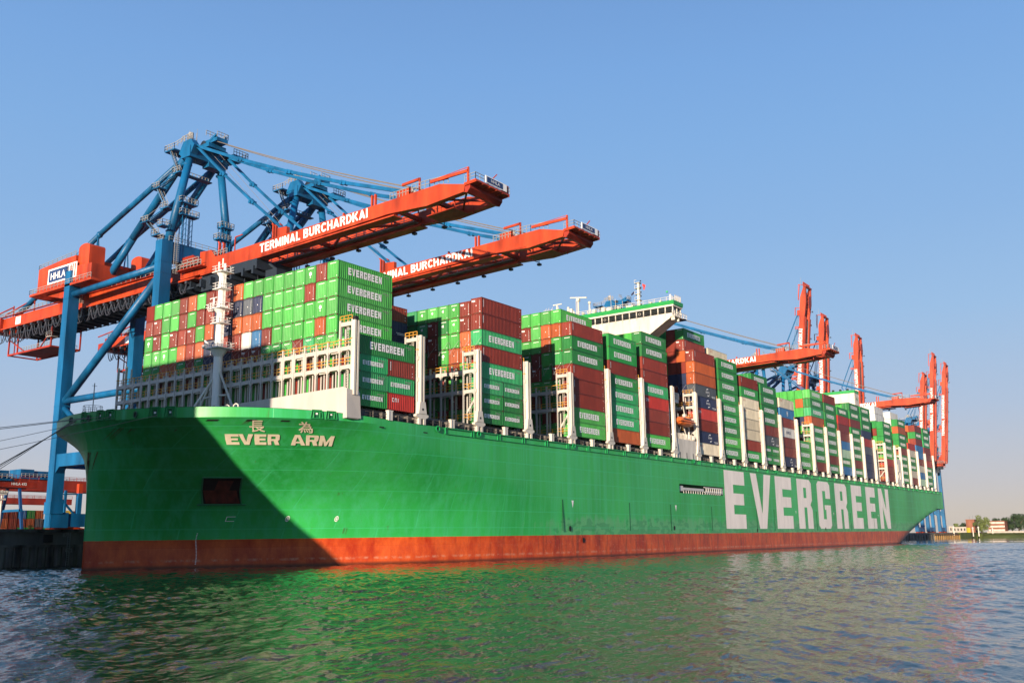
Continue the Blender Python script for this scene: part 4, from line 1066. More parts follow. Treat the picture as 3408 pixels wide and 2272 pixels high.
def place(k,c,i,x,typ,z,h,L,half_=''):
    base=typ[0]; me=cmesh(L,round(h,2),k<=9)
    o=bpy.data.objects.new('shipping_container',me); COL.objects.link(o)
    o.location=(x+rj.uniform(-.04,.04),c*CP_+.03+rj.uniform(-.012,.012),z); cc=PAL[base]; fd=rj.uniform(0,.10); lm=.3*cc[0]+.6*cc[1]+.1*cc[2]; cc=tuple(q*(1-fd)+fd*lm*1.3+.004 for q in cc); o.color=(*cc,1)
    def child(m_,name):
        q=bpy.data.objects.new(name,m_); COL.objects.link(q); q.parent=o; return q
    hh=round(h,2); lettered='*' in typ or (L<8 and base in 'gtG') or (k<=2 and base in 'gt' and c<=1)
    if k==2 and c==0 and base in 'gt': lettered=True
    if (k,c)==(0,0) and base in 'gtG': lettered=True
    if c==2 and k==0: lettered=base=='G'
    if typ=='WE*': 
        m_=logo_mesh(L,hh); q=child(m_,'lettering'); q.data=m_.copy(); q.data.materials.clear(); q.data.materials.append(LOGOG)
        mb=MB()
        mb.add([(-.015,.4,1.2),(-.015,2.0,1.2),(-.015,2.0,2.0),(-.015,.9,2.1),(-.015,.4,1.8)],[(0,1,2,3,4)]); child(mb.mesh('end_emblem',BLACK),'end_emblem')
    elif lettered: child(logo_mesh(L,hh),'lettering')
    if lettered and k<8: child(marks_mesh(L,hh),'code_marking')
    if not lettered and base in 'NKBTRr' and solo_side: 
        child(misc_logo('R' if base=='R' else base,L,hh),'side_emblem')
    if base=='W' and k==11:
        q=bpy.data.objects.new('lettering',text_mesh('COSCO',.95,.03,1.15,0,NAVY,'CENTER')); COL.objects.link(q); q.parent=o; q.rotation_euler=(R(90),0,0); q.location=(L/2,-.01,hh*.42)
    if front and k<8:
        if 'x' in typ or (base=='R' and rj.random()<.33): 
            q=bpy.data.objects.new('end_lettering',text_mesh('tex',.62,.02,1,0,WHITE,'LEFT')); COL.objects.link(q); q.parent=o; q.rotation_euler=(R(90),0,R(-90)); q.location=(-.02,2.25,hh-.7)
            child(front_mesh(hh,'R'),'end_marking')
        elif '5' in typ:
            q=bpy.data.objects.new('end_lettering',text_mesh('45',.6,.03,.8,0,WHITE,'LEFT')); COL.objects.link(q); q.parent=o; q.rotation_euler=(R(90),0,R(-90)); q.location=(-.02,1.55,hh-1.3); child(front_mesh(hh,'G'),'end_marking')
        else: child(front_mesh(hh,'logo' if 'L' in typ else ('G' if base in 'Ggt' else 'R')),'end_marking')
    # description
    n=len(GRID[(k,c)]); ft=n-1-i
    tier='topmost' if ft==0 else ORD[ft]+' from top'
    if k==0 and c<2: where='low outer stack' if c==0 else 'second row of the low stack'; where+=' beside the bow block'
    elif c==0: where=ORD[outer.index(k)]+' outer stack from the bow'
    elif k==0: where=ORD[c-2]+' column from the river, bow block'
    else: where=ORD[c]+' column inward, '+ORD[k]+' bay'
    what=CNAME[base]+(' lettered' if lettered else '')+' container'
    if half_: what=half_+' short '+what
    tag(o,what+', '+tier+', '+where,'container','containers stacked on the ship')
    return o
LOGOG=paint('logo_green',(.03,.22,.08),.5,.05)
rj=random.Random(4)
rest=MB(); rmats=[];ridx={}
def rest_mat(ch):
    if ch not in ridx:
        ridx[ch]=len(rmats); rmats.append(paint('stacked_paint_'+CNAME[ch].replace(' ','_'),PAL[ch],.5,.2,.2,.9))
    return ridx[ch]
for (k,c),l in GRID.items():
    for i,(typ,z,h,sp) in enumerate(l):
        x=XK[k]
        if (k,c,i) in solo:
            sc_,solo_side=solo[(k,c,i)]
            front=not any(z2<z+h/2<z2+h2+.1 for (t2,z2,h2,s2) in GRID.get((k-1,c),[])) or k in (7,)
            if sp:
                place(k,c,i,x,typ[0],z,h,6.06,'forward'); place(k,c,i,x+6.13,typ[1],z,h,6.06,'rear')
            else: place(k,c,i,x,typ,z,h,CL)
        else:
            ch=typ[0]
            if c==0 and ('*' in typ or ch in 'gt') and k>7:
                wi=rest_mat('W'); zz=z+h/2-.5
                for q in range(9): rest.box(x+2.2+q*.86,x+2.2+q*.86+.62,c*CP_+.005,c*CP_+.03,zz,zz+1.1,wi)
            rest.box(x+.02,x+CL-.02,c*CP_+.04,c*CP_+CW,z+.03,z+h-.02,rest_mat(ch))
            if c%1==0 and z+h>TOP[(k,c)]-.1: pass
o=rest.build('shipping_containers',rmats); tag(o,'the remaining stacked containers filling the hold tops behind the outer rows','containers',kind='stuff')
# ------------------------------------------------------------------ ship-to-shore cranes
GZ=6.2
def crane(xc,label,lowered=True,L=70.,ang=0.,detail=2,zoff=0.0,loc=None):
    """twin-girder gantry crane; local frame: x along the quay, y = world y, z = world z"""
    root=empty('gantry_crane',(xc,66,6.2+zoff),label,'crane','gantry cranes on the quay'); root['_org']=(0,66,6.2)
    S=(-8.35,8.35)
    NT=14 if detail==2 else 8
    # bogies, sill beams
    for y in (67,101):
        mb=MB(); mb.box(-9.65,9.65,y-1.0,y+1.0,7.3,10.1); mb.box(-9.5,-5.5,y-1.15,y+1.15,7.1,10.3); mb.box(5.5,9.5,y-1.15,y+1.15,7.1,10.3)
        if detail<2:
            for x in (-8.3,8.3): mb.box(x-1.3,x+1.3,y-1.3,y-1.15,10.5,11.6)
        mb.build('sill_beam',BLUE,root)
        for x in (-5.2,7.5):
            mb=MB(); mb.prism([(x-4.2,6.9),(x-2,7.25),(x+2,7.25),(x+4.2,6.9),(x+4.2,6.6),(x-4.2,6.6)],'y',y-.8,y+.8)
            for i in range(8): mb.tube((x-3.9+i*1.1,y-.75,6.55),(x-3.9+i*1.1,y+.75,6.55),.36,8,mi=1 if i%2 else 0)
            mb.build('bogie',[RED,BLACK],root)
    # legs
    for sx in S:
        for y,zt in ((67,64.2),(101,63.6)):
            mb=MB(); 
            mb.prism([(y-1.1,10),(y+1.1,10),(y+1.1,zt),(y-1.1,zt)],'x',sx-1.25,sx+1.25)
            for z in (20,33,57.2,59.6): mb.box(sx-1.3,sx+1.3,y-1.15,y+1.15,z,z+.14)
            if y>100:
                mb.box(sx-1.45,sx+1.45,y-1.3,y+1.3,10,12.5)
            mb.build('leg',BLUE,root)
        mb=MB(); mb.prism([(68,20.0),(68,22.6),(100,22.6),(100,20.0),(99.9,18.6),(98.6,19.9),(69.4,19.9),(68.1,18.6)],'x',sx-.9,sx+.9); mb.build('portal_beam',BLUE,root)
        mb=MB(); mb.tube((sx,68,59.1),(sx,100,58.3),.72,NT); mb.build('upper_tie',BLUE,root,True)
        mb=MB(); mb.tube((sx,68,56.9),(sx,99.9,34.2),.85,NT); mb.build('diagonal_brace',BLUE,root,True)
        mb=MB(); mb.tube((sx,68,34.2),(sx,100,34.2),.72,NT); mb.tube((sx,100,32.6),(sx,84,22.6),.6,NT); mb.tube((sx,68,32.6),(sx,84,22.6),.6,NT); mb.build('lower_tie',BLUE,root,True)
    for q in ((66.,68.,60.2,64.2),(100,102,60.2,63.6),(100,102,19.8,22.6)):
        mb=MB(); mb.box(-7.1,7.1,*q); mb.build('cross_girder',BLUE,root)
    mb=MB(); mb.rail([(-8,66,64.2),(8,66,64.2)],1.1,1.6,.04); mb.rail([(-9.4,66,64.2),(-9.4,68,64.2),(-7.2,68,64.2)],1.1,1,.04); mb.rail([(-9.4,100,63.6),(-9.4,102,63.6),(8,102,63.6)],1.1,1.6,.04); mb.build('handrail',STEEL,root)
    # main girders towards the land
    g0=61 if lowered else 61
    for sx in (-3.7,3.7):
        mb=MB(); mb.prism([(g0,59.5),(g0,56.8),(96,56.4),(96,56.0),(128,55.9),(140,56.0),(141,58.9),(96,59.2)],'x',sx-.7,sx+.7)
        mb.box(sx-1.3,sx+1.3,g0,140,56.0,56.3); mb.build('main_girder',RED,root)
    mb=MB()
    for y in range(64,141,9): mb.box(-3,3,y,y+.5,58.2,59.0)
    mb.box(-5.2,5.2,139,141.5,55.6,59); mb.box(-5.0,-4.4,60,140,59.2,59.3); 
    mb.prism([(60,59.6),(62.5,61.3),(66,61.3),(68,59.4)],'x',-4.6,-3.0); mb.prism([(60,59.6),(62.5,61.3),(66,61.3),(68,59.4)],'x',3.0,4.6)
    mb.box(-5.9,-4.4,58,66,58.0,58.2); mb.build('girder_ties',RED2,root)
    mb=MB(); mb.rail([(-5.0,60,59.3),(-5.0,98,59.3)],1.1,1.8,.05); mb.rail([(-5.8,58,58.2),(-5.8,66,58.2)],1.1,1.2,.05); mb.rail([(-4.6,115,59.2),(-4.6,141,59.2),(4.6,141,59.2)],1.1,1.8,.05); mb.build('girder_handrail',STEEL,root)
    # machinery house
    hs=empty('machinery_house',(0,0,0),None,None); hs.parent=root; hs['_org']=(0,66,6.2)
    mb=MB(); mb.prism([(92.8,60.6),(115.2,60.6),(115.2,66.5),(104,67.2),(99.5,67.2),(99.5,64.6),(92.8,64.3)],'x',-8.9,8.9); mb.box(-9.6,9.6,91.5,117.2,60.1,60.62)
    mb.prism([(113,60.1),(103,60.1),(103,58.4),(106,58.4)],'x',-8,8); mb.build('house_wall',RED,hs)
    for px,py in ((-6.5,97.2),(6.5,97.2),(-4,112)):
        mb=MB(); zt=69.6 if py<100 else 67.6; pts=[]
        for k in range(9):
            t=math.pi*k/8; pts.append((py+2.2*math.cos(t)*.98,zt-.9+.9*math.sin(t)))
        pts=[(py+2.2,66.0 if py>100 else 64.3)]+pts+[(py-2.2,66.0 if py>100 else 64.3)]
        mb.prism(pts,'x',px-1.9,px+1.9); mb.build('roof_hood',RED,hs)
    if detail==2:
        sg=MB(); sg.box(-9.05,-8.92,98.6,110.6,62.0,65.6); sg.build('sign',WHITE,hs)
        sg=MB(); sg.box(-9.1,-9.04,101.9,110.1,62.4,65.2); sg.build('sign_panel',NAVY,hs)
        sg=MB()
        for y in (99.0,99.9,100.8): sg.box(-9.1,-9.04,y,y+.35,62.3,65.3)
        sg.build('sign_stripe',RED,hs)
        text_obj('HHLA',2.3,WHITE,hs,(-9.13,109.4,62.95),(0,-1,0),(0,0,1),.03,width=6.2)
    mb=MB(); mb.rail([(-9.6,91.5,60.6),(-9.6,117.2,60.6),(9.6,117.2,60.6)],1.1,1.5,.045); mb.rail([(-8.9,99.6,67.2),(-8.9,115.2,66.5),(8.9,115.2,66.5)],1.0,2,.04); mb.rail([(9.6,91.5,60.6),(9.6,117,60.6)],1.1,3,.045); mb.build('handrail',STEEL,hs)
    # pylon
    for s,(bx_,tx) in (( -1,(-7.6,-3.7)),(1,(7.6,3.9))):
        mb=MB(); mb.tube((bx_,66.9,64),(tx,66.6,84.6),.88,NT,.8); 
        for z in (66.5,82): 
            f_=(z-64)/20.6; mb.tube((bx_+(tx-bx_)*f_,66.9,z),(bx_+(tx-bx_)*f_,66.9,z+.2),1.05,NT)
        o=mb.build('pylon_leg',BLUE,root,True)
        mb=MB(); mb.tube((s*3.7,67.6,85),(s*3.7,86,69.7),.84,NT,.84); mb.tube((s*3.7,86,69.7),(s*3.7,95.5,61.2),.84,NT); mb.build('back_strut',BLUE,root,True)
        mb=MB(); mb.tube((s*3.7,68,84.3),(s*3.7,99.5,73.3),.62,NT); mb.ball((s*3.7,99.5,73.3),.8,n=8,m=6); mb.tube((s*3.7,99.5,73.3),(s*3.7,134,59.2),.62,NT)
        mb.build('backstay',BLUE,root,True)
        mb=MB(); mb.tube((s*3.7,100,72.9),(s*3.7-1.4,98.5,66.5),.16,6); mb.tube((s*3.7,100,72.9),(s*3.7+1.5,101.5,66.8),.16,6); mb.build('hanger',BLUE,root)
    ap=MB()
    ap.box(-4.9,4.9,65.2,68.2,83.6,86.0); ap.prism([(64.2,86),(65.2,84.2),(67.2,83.4),(69.4,85.0),(68,87.4),(65.5,87.6)],'x',-4.7,-3.2); ap.prism([(64.2,86),(65.2,84.2),(67.2,83.4),(69.4,85.0),(68,87.4),(65.5,87.6)],'x',3.2,4.7)
    ap.box(-2.2,2.2,62.6,68.5,86,86.9); ap.prism([(61.0,88.0),(66,88.0),(69.5,86.0),(69.5,85.4),(65.5,87.0),(61.0,87.2)],'x',-1.4,1.4); ap.bar((-1.2,61.5,88.6),(-1.2,67.5,85.8),.5); ap.bar((1.2,61.5,88.6),(1.2,67.5,85.8),.5)
    ap.prism([(69,85),(72.4,86.0),(72.4,85.6),(69,84.2)],'x',-3,-1.4); ap.box(-6.0,-3,69.2,72.6,85.7,85.95); ap.box(4.2,8.0,62.5,66,85.9,86.3); ap.bar((4.5,66,84.6),(7.8,62.8,86.1),.6); ap.box(-.2,4.2,65.0,67.2,82.6,83.8)
    ap.box(-3.2,3.4,68.4,69.8,80.6,80.8); ap.build('pylon_head',BLUE,root)
    ap=MB()
    for k in range(3): ap.tube((-1.5+k*1.2,65.6,87.3),(-.9+k*1.2,65.6,87.3),.9,12)
    ap.box(-.5,3.2,66,68,86.9,88.0); ap.build('rope_sheave',NAVYB,root)
    ap=MB()
    for pts in ([(-6,69.2,85.95),(-6,72.6,85.95),(-3,72.6,85.95)],[(-4.6,65,87.6),(-4.6,68.6,87.6)],[(-6,69.2,85.9),(-3.6,67,88.6)],[(4.2,62.5,86.3),(8,62.5,86.3),(8,66,86.3)],[(-1.4,61,88.0),(1.4,61,88.0),(1.4,65,88.0)],[(-3.2,69.8,80.8),(3.4,69.8,80.8)],[(-2,64,88.8),(0,64,88.8)]): ap.rail(pts,1.2,.8,.05)
    ap.tube((-3.6,67,86.5),(-3.6,67,89.6),.55,8); 
    for k in range(8): ap.bar((-4.3,66.3,82.6+k*.8),(-3.0,66.3,82.6+k*.8),.07)
    for sx in (-4.5,-2.8): ap.bar((sx,66.2,82.5),(sx,66.2,89.6),.08)
    ap.bar((-1.4,68,88),(-1.4,68,91.5),.05)
    ap.build('head_handrails',STEEL,root)
    # zigzag stairs down the near back strut
    st=MB(); pl=MB(); sr=MB()
    pts=[(-5.4,70.8,85.6),(-4.6,69.0,80.7),(-5.6,74.6,78.2),(-4.6,72.6,73.6),(-5.8,77.6,71.2),(-4.8,74.9,68.0)]
    for a,b_ in zip(pts,pts[1:]):
        A=Vector(a);B=Vector(b_)
        for off in (-.45,.45): st.bar(A+Vector((off,0,0)),B+Vector((off,0,0)),.09,.22)
        n_=max(3,int((B-A).length/.42))
        for k in range(n_):
            p=A.lerp(B,k/n_); pl.box(p.x-.42,p.x+.42,p.y-.14,p.y+.14,p.z-.03,p.z+.04)
        for off in (-.5,.5): sr.bar(A+Vector((off,0,1)),B+Vector((off,0,1)),.05)
    for a in pts[1:]:
        x,y,z=a; s_=MB
        st.box(x-.8,x+1.2,y-1.3,y+1.3,z-.25,z-.05); sr.rail([(x-.8,y-1.3,z),(x-.8,y+1.3,z),(x+1.2,y+1.3,z)],1.1,.8,.045)
    # ladders towers by the pylon feet
    for (x,y,z0,z1) in ((-5.0,66.0,64.2,73.2),(-3.2,66.4,64.2,70.5),(4.6,66.0,64.2,71.2),(6.2,66.0,64.2,71.4)):
        for dx in (-.45,.45): 
            for dy in (-.45,.45): st.bar((x+dx,y+dy,z0),(x+dx,y+dy,z1),.13)
        for k in range(int((z1-z0)/1.2)): st.bar((x-.45,y-.45,z0+k*1.2),(x+.45,y-.45,z0+k*1.2+1.2),.07); sr.bar((x-.5,y+.45,z0+k*1.2),(x+.5,y+.45,z0+k*1.2),.06)
    for (x0,x1,y,z) in ((-6,-1.8,66,70.6),(-6.2,-2.2,66,73.2),(3.4,6.6,66,67.6),(4.2,7.2,66,70.4),(-10.4,-8.6,66,67)):
        st.box(x0,x1,y-.9,y+.9,z-.25,z); sr.rail([(x0,y-.9,z),(x1,y-.9,z),(x1,y+.9,z),(x0,y+.9,z),(x0,y-.9,z)],1.1,.8,.045)
    # caged ladder on the waterside leg and landside leg
    for (x,y,z0,z1) in ((-6.6,65.6,57.5,66.2),(-6.9,99.6,56.5,64.6)):
        for dx in (-.3,.3): sr.bar((x+dx,y,z0),(x+dx,y,z1),.08)
        for k in range(int((z1-z0)/.45)): sr.bar((x-.3,y,z0+k*.45),(x+.3,y,z0+k*.45),.06); sr.path([(x-.3,y,z0+k*.45),(x-.4,y-.7,z0+k*.45),(x+.4,y-.7,z0+k*.45),(x+.3,y,z0+k*.45)],.03,4)
    so_=st.build('stairway',BLUE,root); pl.build('treads',CHAIN,so_); sr.build('handrail',STEEL,so_)
    # cable festoon under the landside girder
    fe=MB()
    y=64
    rr=random.Random(int(xc))
    while y<138:
        w=3.2 if y>98 else 2.7; dpt=(3.4 if y>112 else 2.6)*rr.uniform(.8,1.15); n_=9; zt=55.7
        P=[(-4.6,y+w*k/n_,zt-dpt*(1-(2*k/n_-1)**2)) for k in range(n_+1)]
        fe.path(P,.12,5); fe.path([(p[0]+.5,p[1],p[2]+.35) for p in P],.09,4)
        fe.box(-4.9,-3.9,y-.3,y+.3,55.4,56.0); y+=w
    fe.build('cable_festoon',paint('festoon_cable',(.045,.05,.07),.6,.1) if 'festoon_cable' not in bpy.data.materials else bpy.data.materials['festoon_cable'],root)
    mb=MB(); mb.box(-3.0,3.0,62,138,55.0,55.5); 
    for i in range(24): mb.box(-4.4,4.4,63+i*3.1,63.3+i*3.1,54.2,55.9)
    mb.bar((-4.2,62,54.4),(-4.2,138,54.4),.22); mb.bar((4.2,62,54.4),(4.2,138,54.4),.22); mb.build('trolley_runway',NAVYB,root)
    # suspended end platform
    mb=MB()
    for y in (117,136.8): 
        for x in (-3.6,3.6): mb.bar((x,y,56),(x,y,49.5),.3)
    mb.bar((-3.6,117,49.5),(-3.6,136.8,49.5),.35,.45); mb.bar((3.6,117,49.5),(3.6,136.8,49.5),.35,.45); mb.bar((-3.6,136.8,49.5),(3.6,136.8,49.5),.3); mb.bar((-3.6,117,49.5),(3.6,117,49.5),.3)
    mb.bar((-3.6,136.8,53.4),(-3.6,129,49.6),.22); mb.bar((-3.6,117,53.4),(-3.6,122,49.6),.22); mb.bar((-3.6,132.5,56),(-3.6,132.5,49.6),.3); mb.bar((-3.6,134,56),(-3.6,134,49.6),.2)
    mb.box(-3.4,3.4,118,134,49.55,49.7)
    mb.bar((-3.7,126,59),(-3.7,126,62.6),.25); mb.bar((-3.7,126,62.4),(-3.7,140,60.2),.25); mb.bar((-3.7,136,59),(-3.7,136,62),.25); mb.bar((3.7,126,59),(3.7,126,62.6),.25); mb.bar((-3.7,126,62.4),(3.7,126,62.4),.2); mb.box(-4.4,4.4,141,146,56.2,58.2); mb.bar((-4,136,61.5),(-4,147,60.4),.25)
    mb.build('end_platform',RED2,root)
    mb=MB(); mb.rail([(-3.4,118,49.7),(-3.4,131,49.7)],1.1,1.2,.045); mb.rail([(3.4,118,49.7),(3.4,131,49.7)],1.1,1.2,.045); mb.box(-4.2,-2.6,116,118.4,51.6,51.8); mb.rail([(-4.2,116,51.8),(-4.2,118.4,51.8)],1.1,.8,.05); mb.build('platform_handrail',STEEL,root)
    mb=MB(); mb.box(-4.46,-4.42,130.6,133.0,56.7,58.6); mb.build('notice_board',WHITE,root)
    # ---------------- boom
    HY,HZ=61.0,58.4
    def B(y,z):   # boom profile point -> world (y,z), rotated about the hinge when raised
        dy=(61-y)*(L/70.); dz=z-HZ
        if lowered: return (61-dy,z)
        a=R(ang); return (HY-dy*math.cos(a)-(-dz)*math.sin(a)*-1*-1 if False else HY-dy*math.cos(a)+dz*math.sin(a), HZ+dy*math.sin(a)+dz*math.cos(a))
    lift=0.025
    prof=[(61,59.5),(47,59.9),(8.5,60.9),(-3.1,61.3),(-8.5,60.0),(-8.5,58.8),(-.4,58.1),(8.4,58.55),(47,57.1),(61,56.8)]
    zt_=lambda y:lerp([(-8.5,60.0),(-3.1,61.3),(8.5,60.9),(47,59.9),(61,59.5)],y)
    zb_=lambda y:lerp([(-8.5,58.8),(-.4,58.1),(8.4,58.55),(47,57.1),(61,56.8)],y)
    bm=empty('boom',(0,0,0),None,None); bm.parent=root; bm['_org']=(0,66,6.2)
    P3=lambda x,y,z:(x,)+B(y,z)
    for sx in (-3.75,3.85):
        mb=MB(); mb.prism([B(*p) for p in prof],'x',sx-.6,sx+.6)
        # rail flange under the girder and hinge blocks
        s=1 if sx<0 else -1
        mb.prism([B(*p) for p in [(60,56.75),(7,58.2),(7,57.95),(60,56.5)]],'x',sx-.62,sx+1.5 if s>0 else sx+.62) if s>0 else mb.prism([B(*p) for p in [(60,56.75),(7,58.2),(7,57.95),(60,56.5)]],'x',sx-1.5,sx+.62)
        mb.prism([B(*p) for p in [(60.5,59.5),(60.5,61.6),(57,61.4),(55.5,59.6)]],'x',sx-.55,sx+.55)
        mb.prism([B(*p) for p in [(6.4,60.9),(6.4,62.2),(3.6,62.4),(3.6,61)]],'x',sx-.5,sx+.5)
        mb.prism([B(*p) for p in [(37.2,60.1),(37.2,62.0),(34.6,61.8),(34.6,60.2)]],'x',sx-.4,sx+.4)
        mb.build('boom_girder',RED,bm)
    mb=MB()
    mb.prism([B(*p) for p in [(-8.5,60.0),(-9.6,60.0),(-9.6,59.2),(-9.0,58.5),(-8.3,58.7)]],'x',-4.35,4.45)
    for y in (52,30,8,-1): 
        a=B(y,zb_(y)+.5); c=B(y-.8,zb_(y)+.5); mb.box(-3.2,3.3,min(a[0],c[0]),max(a[0],c[0]),min(a[1],c[1]),max(a[1],c[1])+.6 if lowered else max(a[1],c[1]))
    ys=[50,40,30,20,10]
    for i in range(4):
        x0_,x1_=(-3.1,3.2) if i%2 else (3.2,-3.1); mb.bar(P3(x0_,ys[i],zb_(ys[i])+.5),P3(x1_,ys[i+1],zb_(ys[i+1])+.5),.38)
    for y in range(12,58,6): mb.bar(P3(-3.1,y,zb_(y)+.9),P3(3.2,y,zb_(y)+.9),.22)
    mb.prism([B(*p) for p in [(2,57.6),(-4,57.9),(-4,57.75),(2,57.45)]],'x',-1.6,2.2); mb.bar(P3(-3.1,-2,59.2),P3(3.3,-8,59.4),.3); mb.bar(P3(3.3,-2,59.2),P3(-3.1,-8,59.4),.3); 
    for x in (-2.6,2.4):
        for y in (3,-5): mb.bar(P3(x,y,57.6),P3(x,y,58.8),.16)
    mb.bar(P3(3.1,61,60.0),P3(3.1,8,61.2),.14)
    mb.build('boom_cross_frame',RED2,bm)
    wk=MB(); wk.prism([B(*p) for p in [(60,57.6),(8,58.9),(8,58.8),(60,57.5)]],'x',1.9,3.2); 
    wk.rail([P3(1.9,60,57.6),P3(1.9,8,58.9)],1.0,2.4,.045) if lowered else None
    wk.build('boom_walkway',STEEL,bm)
    # tip platform with sign, davits, rails
    tp=MB(); tp.prism([B(*p) for p in [(-8.6,60.1),(-11.0,60.3),(-11.0,60.0),(-8.6,59.8)]],'x',-4.7,4.6)
    for k in range(6): tp.bar(P3(-4.5+k*1.8,-8.6,59.8),P3(-4.5+k*1.8,-11.0,60.0),.2,.3)
    tp.bar(P3(-4.7,-9.5,60.1),P3(-4.7,-9.5,62.6),.3); tp.bar(P3(-4.7,-9.5,62.0),P3(-4.7,-1.5,61.9),.3,.5); tp.bar(P3(-4.7,-9.5,62.6),P3(-4.7,-3,62.2),.08)
    tp.bar(P3(-3.2,2.2,61),P3(-3.2,2.2,64.0),.28); tp.bar(P3(-3.2,2.2,63.8),P3(-3.2,6.2,63.6),.28,.45)
    tp.bar(P3(-1.5,-10.5,60),P3(1.2,-10.9,62.8),.14)
    tp.box(*sum(([a,b_] for a,b_ in ((3.6,4.5),)),[]),*sorted((B(-10.9,60.3)[0],B(-10,60.3)[0])),*sorted((B(-10.9,60.3)[1],B(-10.9,61.7)[1]))) if lowered else None
    tp.build('tip_platform',RED,bm)
    for y in (55.3,53.9,39,38.2,36.9):
        tp=MB()
        h_=3.4 if y in(55.3,39) else (2.9 if y in (53.9,36.9,38.2) else 2.4); tp.bar(P3(-3.5,y,zt_(y)),P3(-3.5,y,zt_(y)+h_*.9),.3,.5); tp.bar(P3(-3.5,y,zt_(y)+h_*.9),P3(-3.5,y+.5,zt_(y)+h_),.25); tp.build('stay_horn',RED,bm)
    for y in (20,13,12.2): tp=MB(); tp.bar(P3(-3.5,y,zt_(y)),P3(-3.5,y,zt_(y)+(2.4 if y<19 else .8)),.3,.4); tp.build('stay_horn',RED,bm)
    tp=MB()
    tp.bar(P3(-3.9,50,59.8),P3(-3.9,50,62.8),.18); tp.bar(P3(-3.9,50,62.8),P3(-3.9,47.8,62.9),.18)
    tp.build('davit',RED,bm)
    sr=MB(); sr.rail([P3(-4.7,-8.8,60.2),P3(-4.7,-11.0,60.3),P3(4.6,-11.0,60.3)],1.1,1.1,.04) if lowered else sr.bar(P3(-4.9,-9.3,61.3),P3(-4.9,-13.2,61.3),.1)
    if lowered:
        sr.rail([P3(-4.3,8,61.0),P3(-4.3,3.6,61.1),P3(-3.2,3.6,61.2)],1.2,.8,.045); sr.rail([P3(-4.3,3,61.3),P3(-4.3,-1,61.3),P3(-4.3,-5,61.1)],1.3,1,.045); sr.rail([P3(3.2,8,61.0),P3(3.2,-5,61.1)],1.2,1.2,.04); sr.rail([P3(-4.2,60,59.7),P3(-4.2,52,59.9)],1.0,1,.045)
        sr.bar(P3(-3.6,3.6,62.2),P3(-3.6,2.6,61.3),.3)
    sr.build('boom_handrail',STEEL,bm)
    if lowered:
        sg=MB(); a,c=B(-13.3,60.5),B(-13.35,62.2); sg.box(-2.2,3.6,-11.16,-11.06,60.35,61.6); sg.build('tip_sign',WHITE,bm)
        sg=MB(); sg.box(-1.9,2.4,-11.21,-11.17,60.5,61.45); sg.build('tip_sign_panel',NAVY,bm)
        if detail==2: text_obj('HHLA',.8,WHITE,bm,(-.9,-11.23,60.72),(1,0,0),(0,0,1),.0,width=2.4)
    # floodlights below the river-side girder
    fl=MB()
    for i in range(8):
        y=52-i*7.0; z=zb_(y)
        fl.bar(P3(4.3,y,z),P3(4.3,y,z-.7),.1); fl.box(*( -0+4.0,4.7),*sorted((B(y-.35,z-.7)[0],B(y+.35,z-1.1)[0])),*sorted((B(y-.35,z-.7)[1],B(y+.35,z-1.1)[1])))
        fl.bar(P3(3.4,y+.6,z-.2),P3(4.3,y,z-.5),.12)
    fl.build('floodlight',NAVYB,bm)
    # boom lettering
    a=0 if lowered else R(ang)
    sc_=L/70
    yS,yE=41.8,13.2
    p0=B(yS,zb_(yS)+.58); p1=B(yE,zb_(yE)+.58)
    d=Vector((0,p1[0]-p0[0],p1[1]-p0[1])); wd=d.length; d.normalize(); up=Vector((0,d.z,-d.y)) if False else Vector((0,-d.z*-1*-1,d.y)) 
    up=Vector((0,d.z,-d.y)); 
    if lowered and up.z<0: up=-up
    if not lowered and up.y>0 and False: up=-up
    if d.cross(up).x>0: up=-up
    sans_obj('TERMINAL BURCHARDKAI',1.75,WHITE,bm,(-3.75-.62,p0[0],p0[1]),d,up,wd)
    # stays
    if lowered:
        for sx in (-3.75,3.85):
            for (y1_,z1_,k) in ((5.2,62.0,0),(35.9,61.6,1)):
                mb=MB(); A=Vector((sx,64.6,86.0)); E_=Vector((sx,y1_,z1_)); n_=4 if k==0 else 3
                for s_ in (-.17,.17):
                    prev=A
                    for q in range(1,n_+1):
                        t=q/n_; p=A.lerp(E_,t); p.z-=1.1*4*t*(1-t)*(1 if k==0 else .5); mb.bar(prev+Vector((s_,0,0)),p+Vector((s_,0,0)),.11,.62 if k==0 else .46); prev=p
                for q in range(1,n_):
                    t=q/n_; p=A.lerp(E_,t); p.z-=1.1*4*t*(1-t)*(1 if k==0 else .5); mb.bar(p-(E_-A).normalized()*.7,p+(E_-A).normalized()*.7,.5,.8); mb.tube(p+Vector((-.4,.5,0)),p+Vector((.4,.5,0)),.36,8); mb.tube(p+Vector((-.4,-.5,-.3)),p+Vector((.4,-.5,-.3)),.36,8)
                mb.build('forestay',BLUE,bm)
        mb=MB()
        for x in (-.9,-.5,1.1,1.5): 
            A=Vector((x,62.5,87.6)); E_=Vector((x*2.2,1.5,62.0)); prev=A
            for q in range(1,9):
                t=q/8; p=A.lerp(E_,t); p.z-=2.0*4*t*(1-t)*.35; mb.tube(prev,p,.075,5); prev=p
        for x in (-1.5,1.2): mb.tube((x,64,86),(x,38,61),.04,4)
        mb.build('hoist_rope',ROPE,root)
        # trolley and operator's cab under the girder
        mb=MB(); mb.box(-4.4,4.4,42.5,50.5,55.0,57.0); mb.box(-3.6,3.6,55.0,60.5,53.4,56.8)
        for y in (43,46,49.5,56,59): mb.box(-4.8,4.8,y,y+.5,54.0,55.6)
        mb.box(-2.6,-.2,38.8,42.0,52.0,54.8); mb.bar((-1.4,40,54.8),(-1.4,42.5,56.6),.4)
        mb.box(-2.6,2.8,51.5,54.5,52.2,53.6); 
